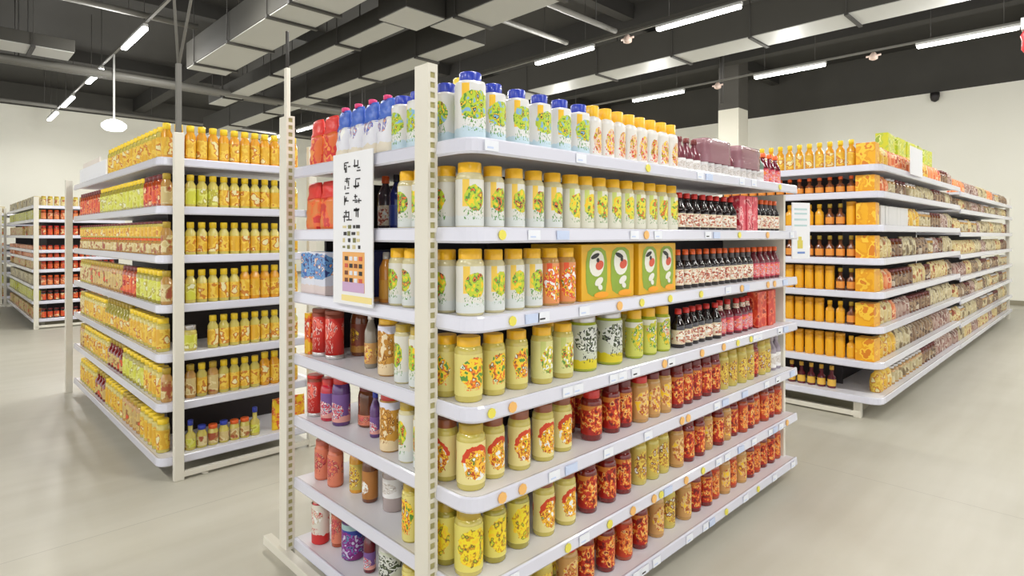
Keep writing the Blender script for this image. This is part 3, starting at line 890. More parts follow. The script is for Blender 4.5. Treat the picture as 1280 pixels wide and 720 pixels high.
t_box('redbox', .07, .07, .225, wrapper('red_packet', [(206, 52, 36), (222, 80, 44), (240, 130, 90), (160, 24, 24)], 22), name='carton')

def t_duo(key='duo'):
    """yellow display carton printed with two green bottles"""
    t = newroot('display_carton')
    Y = plain('carton_yellow', (244, 188, 30), .4, var=9)
    GR = plain('print_green', (150, 180, 50), .4, var=30); RD = plain('print_red', (214, 84, 54), .4); WH = plain('print_white', (236, 234, 222), .4)
    OR = plain('print_orange', (250, 168, 24), .4)
    W, H, D = .37, .24, .3
    b = MB(); b.box(-W / 2, W / 2, 0, D, 0, H, Y, bev=.004)
    def poly(m, cx, cz, rx, rz, mat, off, n=16, sq=2.0, rot=0):
        pts = []
        for i in range(n):
            a = 2 * pi * i / n
            c, s_ = cos(a), sin(a); q = (abs(c) ** sq + abs(s_) ** sq) ** (-1 / sq)
            x, z = c * q * rx, s_ * q * rz
            x, z = x * cos(rot) - z * sin(rot), x * sin(rot) + z * cos(rot)
            pts.append((cx + x, -off, cz + z))
        m.quad(pts, mat)
    parts = [('carton_body', b.mesh('carton_body'))]
    for s in (-1, 1):
        g = MB(); cx = s * .085
        poly(g, cx, .122, .072, .104, GR, .001, sq=4)
        poly(g, cx, .158, .050, .056, WH, .0018, sq=2.2, rot=.2 * s)
        poly(g, cx - .012, .190, .030, .010, INK, .0024, rot=-.3 * s)
        poly(g, cx + .018, .150, .028, .020, RD, .0026, rot=.3)
        poly(g, cx + .006, .172, .010, .010, INK, .003)
        poly(g, cx + .014, .080, .030, .016, WH, .0024, rot=.4)
        poly(g, cx + .022, .055, .016, .012, WH, .0028, rot=-.4)
        poly(g, cx + .03, .022, .05, .014, OR, .0032)
        parts.append(('printed_bottle', g.mesh('printed_bottle')))
    t['parts'] = parts
    TPL[key] = t
t_duo()

NEARROWS = ['top shelf', 'second shelf', 'third shelf', 'fourth shelf', 'fifth shelf', 'sixth shelf', 'bottom shelf']
# desc per template: (description, category)
DS = {
 'toppack': ('blue-capped white jar with yellow-green label', 'jar'), 'toppack_big': ('larger blue-capped white jar', 'jar'),
 'topwhite': ('yellow-capped white jar with red-dotted label', 'jar'), 'white_y_big': ('large yellow-capped jar with white label', 'jar'),
 'white_y': ('yellow-capped jar with white label', 'jar'), 'lime_y': ('yellow-capped jar with lime oval label', 'jar'),
 'redp_y': ('yellow-capped jar with red patterned label', 'jar'), 'yel_big': ('large yellow jar with yellow cap', 'jar'),
 'yel': ('yellow jar with yellow cap', 'jar'), 'lgreen': ('yellow-capped jar with pale green label', 'jar'),
 'yelr_big': ('large jar with red-arched yellow label', 'jar'), 'yelr': ('brown-capped jar with red-arched yellow label', 'jar'),
 'yely_big': ('large jar with all-yellow label', 'jar'), 'yely': ('olive-capped jar with all-yellow label', 'jar'),
 'greenj': ('wide green jar with grey sketch label', 'jar'), 'limej': ('lime jar with yellow cap', 'jar'),
 'redlid': ('red-lidded jar with red-gold label', 'jar'), 'redg': ('maroon-capped jar with red-gold label', 'jar'),
 'rust': ('maroon-capped jar with rust-orange label', 'jar'), 'tan': ('maroon-capped jar with tan label', 'jar'),
 'tanred': ('red-capped tan jar', 'jar'), 'tany': ('yellow-tan jar with gold lid', 'jar'),
 'dark_red': ('dark bottle with red cap', 'bottle'), 'dark_or': ('dark bottle with orange cap', 'bottle'),
 'wine_or': ('wine-red bottle with orange cap', 'bottle'), 'wine_red': ('wine-red bottle with red cap', 'bottle'),
 'mauve': ('mauve bottle with white label', 'bottle'), 'gold_slim': ('slim golden bottle', 'bottle'),
 'lilac': ('slim greyish lilac bottle', 'bottle'), 'greygreen': ('grey-green bottle', 'bottle'),
 'pinkbox': ('pink printed carton', 'carton'), 'redbox': ('red printed carton', 'carton'),
 'duo': ('yellow display carton printed with two bottles', 'carton'),
}
def sp(k, x0, x1, n):
    if n == 1: return [(k, x0)]
    return [(k, x0 + (x1 - x0) * i / (n - 1)) for i in range(n)]
def cyc(ks, x0, x1, n):
    return [(ks[i % len(ks)], x0 + (x1 - x0) * i / (n - 1)) for i in range(n)]
ROWS = [
 [('toppack_big', 1.365)] + sp('toppack', 1.475, 1.965, 5) + sp('topwhite', 2.06, 2.70, 8) + sp('mauve', 2.79, 3.67, 12) + [('greygreen', 3.76)] + sp('wine_or', 3.84, 4.04, 3),
 [('white_y_big', 1.365)] + sp('white_y', 1.475, 1.80, 4) + sp('lime_y', 1.91, 2.70, 9) + sp('dark_red', 2.79, 3.38, 8) + sp('pinkbox', 3.48, 3.64, 3)[0:1] + [('pinkbox', 3.565), ('pinkbox', 3.65)] + sp('dark_or', 3.74, 4.03, 5),
 [('white_y_big', 1.365)] + sp('white_y', 1.475, 1.68, 3) + sp('redp_y', 1.78, 1.88, 2) + [('duo', 2.13), ('duo', 2.531)] + sp('dark_or', 2.78, 3.62, 12) + sp('wine_or', 3.71, 4.02, 5),
 [('yel_big', 1.365), ('yel', 1.485), ('yel', 1.605), ('lgreen', 1.735), ('lgreen', 1.865), ('greenj', 2.03), ('greenj', 2.22), ('limej', 2.40), ('limej', 2.52), ('limej', 2.645)]
   + sp('dark_red', 2.78, 3.18, 6) + sp('wine_red', 3.27, 3.63, 5) + sp('redbox', 3.72, 3.96, 4),
 [('yelr_big', 1.365), ('yelr', 1.485), ('yelr', 1.61), ('yelr', 1.74), ('yelr', 1.87), ('redlid', 2.06), ('redg', 2.20), ('redg', 2.305), ('tanred', 2.42), ('tan', 2.53), ('tan', 2.635)]
   + sp('redg', 2.75, 3.17, 5) + sp('tany', 3.27, 3.60, 4) + [('redg', 3.69)] + sp('tany', 3.78, 3.87, 2) + sp('lilac', 3.955, 4.04, 2),
 [('yely_big', 1.365), ('yely', 1.485), ('yely', 1.615), ('yelr', 1.755), ('yelr', 1.885), ('redg', 2.03), ('redg', 2.17), ('redg', 2.295), ('tany', 2.43), ('tany', 2.53), ('tany', 2.63)]
   + [('tan', 2.75), ('redg', 2.86), ('redg', 2.975), ('tan', 3.09), ('redg', 3.2), ('tan', 3.31)] + cyc(['redg', 'rust', 'redg', 'rust', 'rust'], 3.41, 4.03, 7),
 [('yely_big', 1.365), ('yely', 1.485), ('yely', 1.615), ('tany', 1.745), ('tanred', 1.885), ('redg', 2.02), ('redg', 2.15), ('rust', 2.285), ('redg', 2.42), ('tan', 2.57), ('tany', 2.69), ('tan', 2.83)]
   + cyc(['redg', 'redg', 'rust', 'tan', 'rust', 'tan', 'redg', 'rust'], 2.95, 4.03, 11),
]
def shelf_top(z): return z + EYE + .0495
for ri, items in enumerate(ROWS):
    z = shelf_top(NZ[ri])
    for i, (k, x) in enumerate(items):
        desc, cat = DS[k]
        y = 1.6 + (random.uniform(-.008, .012) if ri >= 3 else random.uniform(-.003, .003))
        if k == 'duo': y = 1.56
        if k == 'greenj': y = 1.625
        rz = -.25 if i == 0 else 0
        place(k, x, y, z, rz, '%s, %s from corner, %s, near rack long side' % (desc, ordn(i + 1), NEARROWS[ri]), cat,
              '%s row on the %s of the near rack' % (cat, NEARROWS[ri]))
t_jar('topback', .045, .27, G_WHITE, YC2, L_TOP, lidh=.13, lab0=.03, lab1=.82, shoulder=.86, neck=.74, seg=20, sq=3.2, name='pack_jar')
place('topback', 1.455, 1.75, shelf_top(NZ[0]), 0, 'taller pack jar with bright yellow cap behind the near rack top corner', 'jar', None)
# rear rows, standing behind the front ones
rear = {3: ['yel', 'lgreen'], 4: ['yelr', 'redg'], 5: ['yely', 'redg'], 6: ['yely', 'rust']}
for ri, (ka, kb) in rear.items():
    z = shelf_top(NZ[ri]); x = 1.93; i = 0
    while x < 3.98:
        k = ka if x < 2.0 else kb
        if ri == 3 and x > 2.68: break
        i += 1
        desc, cat = DS[k]
        place(k, x, 1.735, z, 0, '%s, %s in the rear row, %s, near rack' % (desc, ordn(i), NEARROWS[ri]), cat, 'rear row on the %s of the near rack' % NEARROWS[ri])
        x += .115
# shrink film over the mauve bottles
def film(x0, x1, lab):
    r = tag(empty('shrink_film', ((x0 + x1) / 2, 1.6, shelf_top(NZ[0]))), lab, 'plastic wrap', 'shrink films on the top shelf')
    hw = (x1 - x0) / 2
    m = MB(); m.lathe([(1, .075), (1, .17), (.985, .195), (.94, .206), (.001, .207)], plain('mauve_film', (172, 124, 134), .18, coat=.7, alpha=.72), 48, sx=hw, sy=.05, sq=7, cap=False); m.build('film_sheet', r)
    return r
film(2.991, 3.3105, 'mauve shrink film over bottles, the one nearer the corner')
film(3.391, 3.709, 'mauve shrink film over bottles, the one nearer the far end')

# ---- near rack, end side (faces -X)
RZN = -pi / 2
t_pouch('redbag', .12, .06, .245, wrapper('red_foil', [(226, 110, 50), (214, 44, 36), (240, 150, 70), (230, 60, 44)], 14), plain('foil_red', (220, 50, 40), .35), name='snack_pouch')
t_pouch('redbag2', .145, .06, .248, wrapper('orange_foil', [(226, 130, 60), (236, 110, 50), (214, 44, 36), (206, 60, 40)], 14), plain('foil_red', (220, 50, 40), .35), name='snack_pouch')
t_pouch('bluepouch', .105, .07, .25, label_mat('label_pouch', (232, 232, 238), (220, 216, 222), [(60, 90, 190), (230, 170, 120), (90, 130, 200), WHT], side=None, foot=(232, 222, 200), orad=(.12, .2), script=False), plain('pouch_blue', (70, 110, 206), .35, var=30), plain('cap_pink', (226, 60, 120), .35), name='refill_pouch')
t_can('redcan', .043, .228, L_REDC, RIM, plain('can_lid_brown', (150, 80, 60), .4))
t_can('redcan_s', .040, .20, L_REDC, RIM, RC)
t_jar('brownjar', .047, .235, G_BROWN, MR, label_mat('label_brown', (130, 60, 34), (160, 110, 40), [(110, 40, 30), (190, 150, 60), (90, 30, 20), YEL], foot=(170, 120, 50)), lidh=.1)
t_bottle('greybot', .028, .245, plain('content_grey', (150, 142, 128), .15, coat=.5), RIM, L_TAN, sh=.62)
t_jar('bread', .043, .235, G_TAN, YC, L_BREAD, lidh=.08, lab0=.03, lab1=.88, shoulder=.9, neck=.85, name='jar')
t_jar('bread_r', .043, .23, G_TAN, RC, L_BREAD, lidh=.08, lab0=.03, lab1=.88, shoulder=.9, neck=.85, name='jar')
t_jar('wjar', .038, .232, G_PALE, OLC, L_GRN, lidh=.12, lab0=.03, lab1=.8, shoulder=.84)
t_jar('wjar_y', .036, .225, G_CREAM, OLC, L_YEL, lidh=.12, lab0=.03, lab1=.8, shoulder=.84)
t_jar('redjar', .041, .20, plain('content_pinkred', (196, 40, 60), .12, coat=.6), RC, L_PURP, lidh=.14)
t_jar('purpjar', .042, .22, plain('content_purple', (96, 60, 120), .12, coat=.6), RC, L_PURP, lidh=.12)
t_jar('brown_s', .046, .19, G_BROWN, MR, L_SALM, lidh=.12, lab0=.06, lab1=.3)
t_bottle('purpbot', .024, .2, plain('content_purple', (96, 60, 120), .12, coat=.6), BC, L_PURP, sh=.6)
t_jar('salmon', .037, .19, plain('content_salmon', (214, 120, 90), .2, coat=.5), plain('lid_salmon', (200, 110, 90), .4), L_SALM, lidh=.12, lab0=.05, lab1=.78)
t_jar('goldjar', .035, .2, G_GOLD, OLC, L_TANY, lidh=.12)
t_jar('brownw', .035, .21, G_BROWN, BR, label_mat('label_brown_white', (176, 116, 54), WHT, [(200, 140, 70), (226, 214, 200), (150, 90, 40), WHT], oc=(.5, .4), orad=(.12, .22), script=False), lidh=.12)
t_jar('greypink', .046, .2, plain('content_greypink', (176, 160, 156), .15, coat=.5), plain('lid_greypink', (170, 150, 140), .4), L_WHT, lidh=.12, lab0=.3, lab1=.7)
t_jar('redwhite', .042, .225, plain('content_red_bright', (206, 50, 50), .12, coat=.5), plain('lid_peach', (236, 190, 170), .4), label_mat('label_white_red', (226, 220, 206), (216, 206, 186), [(200, 60, 50), WHT, (230, 150, 90), WHT], foot=(206, 50, 48), oc=(.5, .7), orad=(.2, .2)), lidh=.12, lab0=.02, lab1=.84)
t_jar('rustslim', .032, .23, G_RUST, MR, L_SALM, lidh=.1)
t_jar('bluejar', .052, .225, plain('content_purple', (96, 60, 120), .12, coat=.6), OC, L_BLUEP, lidh=.22, lab0=.03, lab1=.72, shoulder=.76, neck=.72, seg=24)
t_bottle('redw_bot', .027, .2, G_WINE, RIM, L_PURP, sh=.62)
t_jar('whitebig', .055, .225, G_WHITE, OC, L_GREENJ, lidh=.16, lab0=.0, lab1=.72, shoulder=.78, neck=.76, seg=24)
t_bottle('navybot', .034, .235, G_NAVY, plain('cap_black', (30, 26, 34), .4), plain('navy_label', (44, 60, 130), .3), sh=.62)
t_bottle('navybot_r', .034, .235, plain('content_smoke', (70, 60, 66), .15, coat=.6), OC, L_CREAM, sh=.62)
t_box('bluebox', .12, .1, .2, label_mat('label_blue_splash', (224, 226, 238), (110, 160, 210), [(60, 110, 190), (230, 170, 120), WHT, (60, 70, 130)], foot=(226, 210, 206), oc=(.5, .66), orad=(.3, .3), script=False), name='carton')
t_bottle('orangebot', .03, .21, plain('content_orange', (224, 150, 60), .12, coat=.6), G_WHITE, plain('orange_label', (232, 170, 70), .4), sh=.66)
t_box('yellowbox', .05, .06, .2, wrapper('yellow_orange_packet', [(240, 190, 40), (236, 120, 40), (214, 60, 40), (240, 232, 210)], 18))
E_DS = {
 'redbag': 'red and orange foil pouch', 'redbag2': 'orange-red foil pouch', 'bluepouch': 'blue-topped refill pouch with pink cap', 'redcan': 'tall red can', 'redcan_s': 'shorter red can', 'brownjar': 'dark brown jar',
 'greybot': 'slim grey bottle', 'bread': 'yellow-lidded jar pictured with bread', 'bread_r': 'red-lidded jar pictured with bread', 'wjar': 'white-labelled jar beside the post', 'wjar_y': 'yellow-labelled jar beside the post',
 'redjar': 'pinkish red jar', 'purpjar': 'purple and pink jar', 'brown_s': 'short brown jar', 'purpbot': 'slim purple bottle', 'salmon': 'salmon-pink jar', 'goldjar': 'golden jar', 'brownw': 'brown jar with white patch',
 'greypink': 'greyish pink jar', 'redwhite': 'red jar with white upper label', 'rustslim': 'slim rust-coloured jar', 'bluejar': 'blue-purple jar with orange lid', 'redw_bot': 'slim red bottle', 'whitebig': 'wide white jar with orange lid',
 'navybot': 'dark navy bottle', 'navybot_r': 'smoky bottle with orange cap', 'bluebox': 'white carton with blue splash', 'orangebot': 'orange bottle with white cap', 'yellowbox': 'yellow and orange carton',
 'toppack': 'blue-capped white jar', 'white_y': 'yellow-capped white jar', 'yel': 'yellow jar', 'yelr': 'brown-capped yellow jar', 'yely': 'olive-capped yellow jar'}
ECAT = lambda k: 'pouch' if 'bag' in k or 'pouch' in k else 'can' if 'can' in k else 'bottle' if 'bot' in k else 'carton' if 'box' in k else 'jar'
ENDS = [
 [('redbag', 1.345, 2.70), ('redbag', 1.345, 2.565), ('bluepouch', 1.345, 2.44), ('bluepouch', 1.345, 2.325), ('bluepouch', 1.345, 2.21), ('bluepouch', 1.345, 2.095), ('toppack', 1.35, 1.99), ('toppack', 1.35, 1.60), ('toppack', 1.35, 1.885)],
 [('redbag2', 1.345, 2.73), ('redbag2', 1.345, 2.58), ('redbag2', 1.355, 2.43), ('navybot_r', 1.42, 2.23), ('navybot', 1.42, 2.14), ('navybot', 1.42, 2.05), ('white_y', 1.35, 1.955), ('white_y', 1.35, 1.86), ('white_y', 1.35, 1.60)],
 [('bluebox', 1.35, 2.73), ('bluebox', 1.35, 2.60), ('orangebot', 1.36, 2.13), ('white_y', 1.35, 2.02), ('white_y', 1.35, 1.925), ('white_y', 1.35, 1.60)],
 [('yellowbox', 1.35, 2.775), ('redcan', 1.36, 2.70), ('redcan', 1.37, 2.59), ('brownjar', 1.50, 2.58), ('greybot', 1.39, 2.30), ('bread', 1.37, 2.13), ('wjar', 1.345, 1.98), ('wjar', 1.345, 1.88), ('yel', 1.35, 1.62)],
 [('redcan_s', 1.36, 2.76), ('redjar', 1.375, 2.65), ('purpjar', 1.38, 2.545), ('brown_s', 1.46, 2.44), ('purpbot', 1.40, 2.28), ('bread_r', 1.36, 2.10), ('wjar', 1.345, 1.95), ('wjar', 1.345, 1.85), ('yelr', 1.35, 1.62)],
 [('salmon', 1.375, 2.72), ('salmon', 1.38, 2.60), ('goldjar', 1.42, 2.47), ('brownw', 1.41, 2.34), ('greypink', 1.44, 2.20), ('wjar_y', 1.345, 1.93), ('wjar_y', 1.345, 1.83), ('yely', 1.35, 1.62)],
 [('redwhite', 1.355, 2.70), ('rustslim', 1.40, 2.61), ('bluejar', 1.40, 2.47), ('redw_bot', 1.39, 2.31), ('whitebig', 1.40, 2.15), ('wjar_y', 1.345, 1.93), ('wjar_y', 1.345, 1.83), ('yely', 1.35, 1.62)],
]
for ri, items in enumerate(ENDS):
    z = shelf_top(NZ[ri])
    items = sorted(items, key=lambda q: -q[2])
    for i, (k, x, y) in enumerate(items):
        y2 = 1.49 if False else y
        if y < 1.66: y2 = max(y, 1.715)
        place(k, x, y2, z, RZN, '%s, %s from left post, %s, near rack end' % (E_DS[k], ordn(i + 1), NEARROWS[ri]), ECAT(k), None)
# tray on the third shelf of the end side
r = tag(empty('peach_tray', (1.34, 2.34, shelf_top(NZ[2]))), 'navy box with a peach tray front, third shelf beside hanging sign', 'box')
m = MB(); m.box(-.03, .30, -.16, .12, 0, .012, plain('tray_peach', (246, 190, 130), .5), bev=.002); m.box(-.03, -.02, -.16, .12, 0, .05, plain('tray_peach', (246, 190, 130), .5)); m.build('tray', r)
m = MB(); m.box(-.028, .30, -.10, .115, .012, .21, plain('box_navy', (36, 44, 110), .4), bev=.004); m.build('box_body', r)
m = MB(); m.box(-.034, -.03, -.09, .10, .02, .12, plain('tray_peach', (246, 190, 130), .5)); m.box(-.036, -.034, -.05, .07, .05, .09, plain('print_buff', (232, 150, 90), .5)); m.build('printed_front', r)

# hanging sign on the end side
r = tag(empty('hanging_sign', (1.255, 2.215, 1.6)), 'tall white sign with printed characters and a coloured picture, near rack end', 'sign')
PAP = plain('sign_white', (240, 240, 242), .5)
m = MB(); m.box(-.003, .003, -.155, .165, -.29, .345, PAP, bev=.001); m.build('board', r)
rng = random.Random(11)
m = MB()
def stroke(m, y, z, dy, dz, mt=INK):
    m.box(-.0050, -.0034, y - dy / 2, y + dy / 2, z - dz / 2, z + dz / 2, mt)
for (zc, n) in ((.285, 2), (.215, 2), (.155, 2), (.085, 2)):
    for cidx in range(n):
        cy = .045 - cidx * .085
        for s in range(6):
            if rng.random() < .5: stroke(m, cy + rng.uniform(-.02, .02), zc + rng.uniform(-.022, .022), rng.uniform(.015, .045), .005)
            else: stroke(m, cy + rng.uniform(-.022, .022), zc + rng.uniform(-.015, .015), .005, rng.uniform(.012, .04))
m.build('printed_writing', r)
m = MB()
for c in range(4):
    for rr in range(4):
        stroke(m, .065 - c * .038 + rng.uniform(-.006, .006), .035 - rr * .028, rng.uniform(.014, .03), rng.uniform(.009, .02), [INK, plain('olive_ink', (120, 120, 70)), plain('sand_ink', (214, 200, 150))][rng.randrange(3)])
m.build('small_print', r)
m = MB()
m.box(-.0048, -.003, -.095, .08, -.235, -.07, plain('sign_orange', (240, 176, 100)))
m.box(-.0056, -.0046, -.095, .08, -.235, -.195, plain('sign_lilac', (206, 170, 206)))
for i in range(16):
    m.box(-.0064, -.0054, -.08 + (i % 4) * .038, -.055 + (i % 4) * .038, -.105 - (i // 4) * .03, -.088 - (i // 4) * .03, [INK, WHITE, plain('print_red', (214, 84, 54)), plain('print_brown', (120, 60, 30))][rng.randrange(4)])
m.build('picture', r)
m = MB(); m.box(-.0045, -.003, -.15, .09, -.275, -.25, plain('sign_yellow', (246, 226, 150))); m.build('yellow_band', r)

# sign at the far end of the near rack
r = tag(empty('price_sign', (4.21, 1.505, 1.6)), 'white sign with pale print and a pear picture, near rack far end', 'sign')
Ms = Matrix.Rotation(-.35, 4, 'Z')
m = MB(); m.box(-.07, .10, -.003, .003, -.16, .22, PAP, bev=.001, M=Ms); m.build('board', r)
m = MB()
for z0 in (.17, .14, .10, .06): m.box(-.05, .07, -.0045, -.003, z0, z0 + .012, plain('pale_print', (190, 214, 214)), M=Ms)
m.build('pale_print', r)
m = MB()
m.box(-.02, .03, -.0045, -.003, -.09, -.035, plain('pear_yellow', (222, 206, 90)), bev=.0005, M=Ms); m.box(-.01, .018, -.0045, -.003, -.035, -.01, plain('pear_yellow', (222, 206, 90)), M=Ms)
m.box(-.02, .05, -.0045, -.003, -.125, -.112, plain('blue_print', (110, 140, 200)), M=Ms)
m.build('pear_picture', r)

# ------------------------------------------------------------------ small goods for the other racks
def S(key, R, h, body, cap, lab, **k): return t_small(key, R, h, plain(*body) if isinstance(body, tuple) else body, cap, lab, **k)
LB_GOLD = wrapper('far_gold', [(226, 176, 50), (240, 204, 80), (206, 130, 40), (236, 226, 170)], 15)
LB_CREAM = wrapper('far_cream', [(214, 192, 130), (230, 214, 160), (186, 140, 80), (170, 84, 54)], 15)
LB_TAN = wrapper('far_tan', [(206, 176, 110), (222, 196, 120), (160, 110, 60), (226, 90, 50)], 15)
LB_LIME = wrapper('far_lime', [(214, 214, 70), (226, 226, 120), (190, 180, 60), (236, 236, 200)], 15)
LB_RED = wrapper('far_red', [(222, 80, 44), (236, 130, 60), (190, 40, 30), (244, 214, 160)], 15)
LB_BEIGE = wrapper('far_beige', [(196, 180, 136), (216, 204, 166), (150, 130, 90), (120, 100, 70)], 10)
LB_BROWN = wrapper('far_brown', [(130, 100, 72), (168, 140, 106), (92, 68, 52), (206, 190, 164)], 10)
LB_ORG = wrapper('far_orange', [(236, 150, 90), (226, 120, 70), (244, 200, 150), (200, 80, 50)], 10)
LB_PINK = wrapper('far_pinkish', [(184, 156, 140), (150, 106, 92), (214, 198, 184), (126, 84, 74)], 10)
LB_YG = wrapper('far_yellow_green', [(214, 214, 40), (190, 206, 60), (236, 236, 150), (150, 176, 50)], 14)
YL = YC2
t_small('L_gold', .0345, .225, G_CREAM, YL, LB_GOLD, nk=.62, sh=.68, seg=12)
t_small('L_goldbig', .0345, .24, G_GOLD, YL, LB_GOLD, nk=.66, sh=.7, seg=12)
t_small('L_lime', .0345, .225, G_CREAM, YL, LB_LIME, nk=.62, sh=.68, seg=12)
t_small('L_brownt', .0345, .225, G_TAN, OLC, LB_CREAM, nk=.66, sh=.7, seg=12)
t_small('L_jar', .04, .17, G_CREAM, RIM, LB_LIME, nk=.8, sh=.74, seg=14)
t_small('L_blue', .034, .15, G_CREAM, BC, LB_CREAM, nk=.7, sh=.62, seg=12)
t_small('L_bluetall', .034, .20, G_CREAM, BC, LB_LIME, nk=.45, sh=.5, seg=12)
t_small('L_orange', .034, .14, G_CREAM, OC, LB_CREAM, nk=.8, sh=.7, seg=12)
t_bag('L_bag', .085, .05, .23, wrapper('yellow_bag', [(248, 206, 40), (240, 170, 40), (226, 90, 50), (250, 230, 120)], 20), 'packet')
t_small('l_tan', .042, .222, G_TAN, OLC, LB_TAN, kind='jar'); t_small('l_cream', .042, .222, G_CREAM, OLC, LB_CREAM, kind='jar')
t_small('l_gold', .042, .222, G_CREAM, YL, LB_GOLD, kind='jar'); t_small('l_lime', .042, .222, G_OLIVE, YL, LB_LIME, kind='jar')
t_small('l_red', .042, .222, G_RUST, MR, LB_RED, kind='jar'); t_small('l_bottle', .042, .24, G_OLIVE, OLC, LB_GOLD, kind='bottle', nk=.45, sh=.6)
t_small('l_short', .043, .115, G_TAN, OC, LB_CREAM, kind='jar'); t_small('l_shortd', .043, .115, G_CREAM, MR, LB_GOLD, kind='jar')
t_small('l_dark', .043, .23, G_RED, OLC, LB_TAN, kind='bottle', nk=.5, sh=.6)
FD = {'L_gold': 'yellow-capped bottle with gold label', 'L_goldbig': 'large golden bottle with yellow cap', 'L_lime': 'yellow-capped bottle with lime label', 'L_brownt': 'gold-capped bottle with cream label', 'L_jar': 'lone wide jar with tin lid',
 'L_blue': 'short blue-capped jar', 'L_bluetall': 'tall blue-topped bottle', 'L_orange': 'short orange-capped jar', 'L_bag': 'yellow packet', 'l_tan': 'tan-labelled jar', 'l_cream': 'cream-labelled jar', 'l_gold': 'yellow-capped gold jar',
 'l_lime': 'yellow-capped lime jar', 'l_red': 'red-labelled jar', 'l_bottle': 'olive bottle', 'l_short': 'short orange-capped jar', 'l_shortd': 'short jar with maroon lid', 'l_dark': 'dark red bottle'}
def fcat(k): return TPL[k]['name']
def far_row(keys, side, rackname, shelfname, z, pts, rz):
    for i, (k, (x, y)) in enumerate(zip(keys, pts)):
        place(k, x, y, z, rz, '%s, %s along, %s, %s' % (FD[k], ordn(i + 1), shelfname, side), fcat(k), '%ss on the %s, %s' % (fcat(k), shelfname, side))
rn = random.Random(5)
SH8 = ['top shelf', 'second shelf', 'third shelf', 'fourth shelf', 'fifth shelf', 'sixth shelf', 'seventh shelf', 'bottom shelf']
SH7 = NEARROWS
# left rack front: along X from 1.25
fx = [1.13 + .072 * i for i in range(13)]
LF = [['L_goldbig'] * 13, ['L_brownt', 'L_brownt', 'L_lime', 'L_lime', 'L_lime'] + ['L_gold'] * 8, ['L_brownt', 'L_lime', 'L_gold'] + ['L_gold'] * 10, ['L_brownt', 'L_brownt', 'L_lime'] + ['L_gold'] * 4 + ['L_goldbig'] * 6,
      [None, None, 'L_jar', None] + ['L_gold'] * 9, ['L_brownt', 'L_brownt', 'L_brownt', 'L_gold', 'L_brownt'] + ['L_gold'] * 4 + ['L_goldbig'] * 4, [None, 'L_blue', 'L_bluetall', 'L_blue', 'L_orange', 'L_blue', 'L_orange', 'L_orange', 'L_bluetall', 'L_bag', 'L_bag', 'L_bag', None]]
for ri, ks in enumerate(LF):
    z = shelf_top(LZ[ri])
    it = [(k, (x, 4.425)) for k, x in zip(ks, fx) if k]
    it = [(k, (p[0] + (.012 * i if k == 'L_bag' else 0), p[1])) for i, (k, p) in enumerate(it)]
    far_row([a for a, b in it], 'left rack front', '', SH7[ri], z, [b for a, b in it], 0)
    if ri == 0:   # second tier standing on a tray behind
        pass
# second layer of bottles behind on the top shelf
for i, x in enumerate(fx[1:12]):
    place('L_gold', x + .03, 4.52, shelf_top(LZ[0]), 0, 'yellow-capped bottle, %s in rear row, top shelf, left rack front' % ordn(i + 1), 'bottle', 'rear row on the top shelf, left rack front')
# left rack long side: along Y
n = 27
ys = [4.51 + .107 * i for i in range(n)]
def pick(spec):
    out = []
    for k, c in spec: out += [k] * c
    return (out + [out[-1]] * n)[:n]
LL = [pick([('l_gold', 14)]), pick([('l_red', 4), ('l_lime', 14), ('l_red', 16)]), None, pick([('l_lime', 6), ('l_red', 4), ('l_tan', 12), ('l_cream', 12)]),
      pick([('l_gold', 8), ('l_bottle', 8), ('l_gold', 9), ('l_cream', 9)]), pick([('l_gold', 4), ('l_lime', 6), ('l_dark', 5), ('l_gold', 10), ('l_tan', 9)]), pick([('l_gold', 5), ('l_tan', 5), ('l_gold', 6), ('l_dark', 4), ('l_gold', 8), ('l_red', 6)])]
for ri, ks in enumerate(LL):
    z = shelf_top(LZ[ri])
    if ks is None:      # two layers of short jars
        far_row(['l_short'] * n, 'left rack long side, lower layer', '', SH7[ri], z, [(1.13, y) for y in ys], RZN)
        far_row(['l_shortd'] * n, 'left rack long side, upper layer', '', SH7[ri], z + .1155, [(1.13, y) for y in ys], RZN)
        continue
    m_ = 15 if ri == 0 else n
    far_row(ks[:m_], 'left rack long side', '', SH7[ri], z, [(1.13, y) for y in ys[:m_]], RZN)
r = tag(empty('shelf_sign', (1.10, 6.75, shelf_top(LZ[0]))), 'blank white sign panel standing on the left rack far end', 'sign')
m = MB(); m.box(-.004, .004, -.62, .62, 0, .155, PAP, bev=.001); m.build('panel', r)
m = MB(); m.box(-.003, .003, -.35, .45, .156, .20, plain('sign_header', (236, 226, 216))); m.build('header_strip', r)

# right rack, end (faces -X), along Y 1.46 -> 2.4
t_small('r_bot', .036, .20, G_GOLD, YC, plain('gold_flat', (240, 176, 30), .4), kind='bottle', nk=.5, sh=.62, seg=12)
t_small('r_top', .036, .245, G_GOLD, YC2, LB_GOLD, kind='bottle', nk=.55, sh=.66, seg=12)
t_small('r_dk', .036, .155, G_BROWN, OC, plain('amber_label', (232, 150, 60), .4), kind='bottle', nk=.45, sh=.5, seg=12)
t_small('r_dk2', .036, .2, G_BROWN, OLC, plain('amber_label', (232, 150, 60), .4), kind='bottle', nk=.45, sh=.5, seg=12)
t_small('r_tube', .038, .215, plain('gold_tube', (238, 170, 28), .35, coat=.3), plain('gold_tube_cap', (214, 150, 30), .35), plain('gold_flat', (240, 176, 30), .4), kind='tube', nk=.97, sh=.8, seg=14)
t_small('r_low', .036, .2, G_WINE, plain('cap_gold', (220, 170, 60), .35), plain('gold_seal', (226, 180, 70), .4), kind='bottle', nk=.45, sh=.5, seg=12)
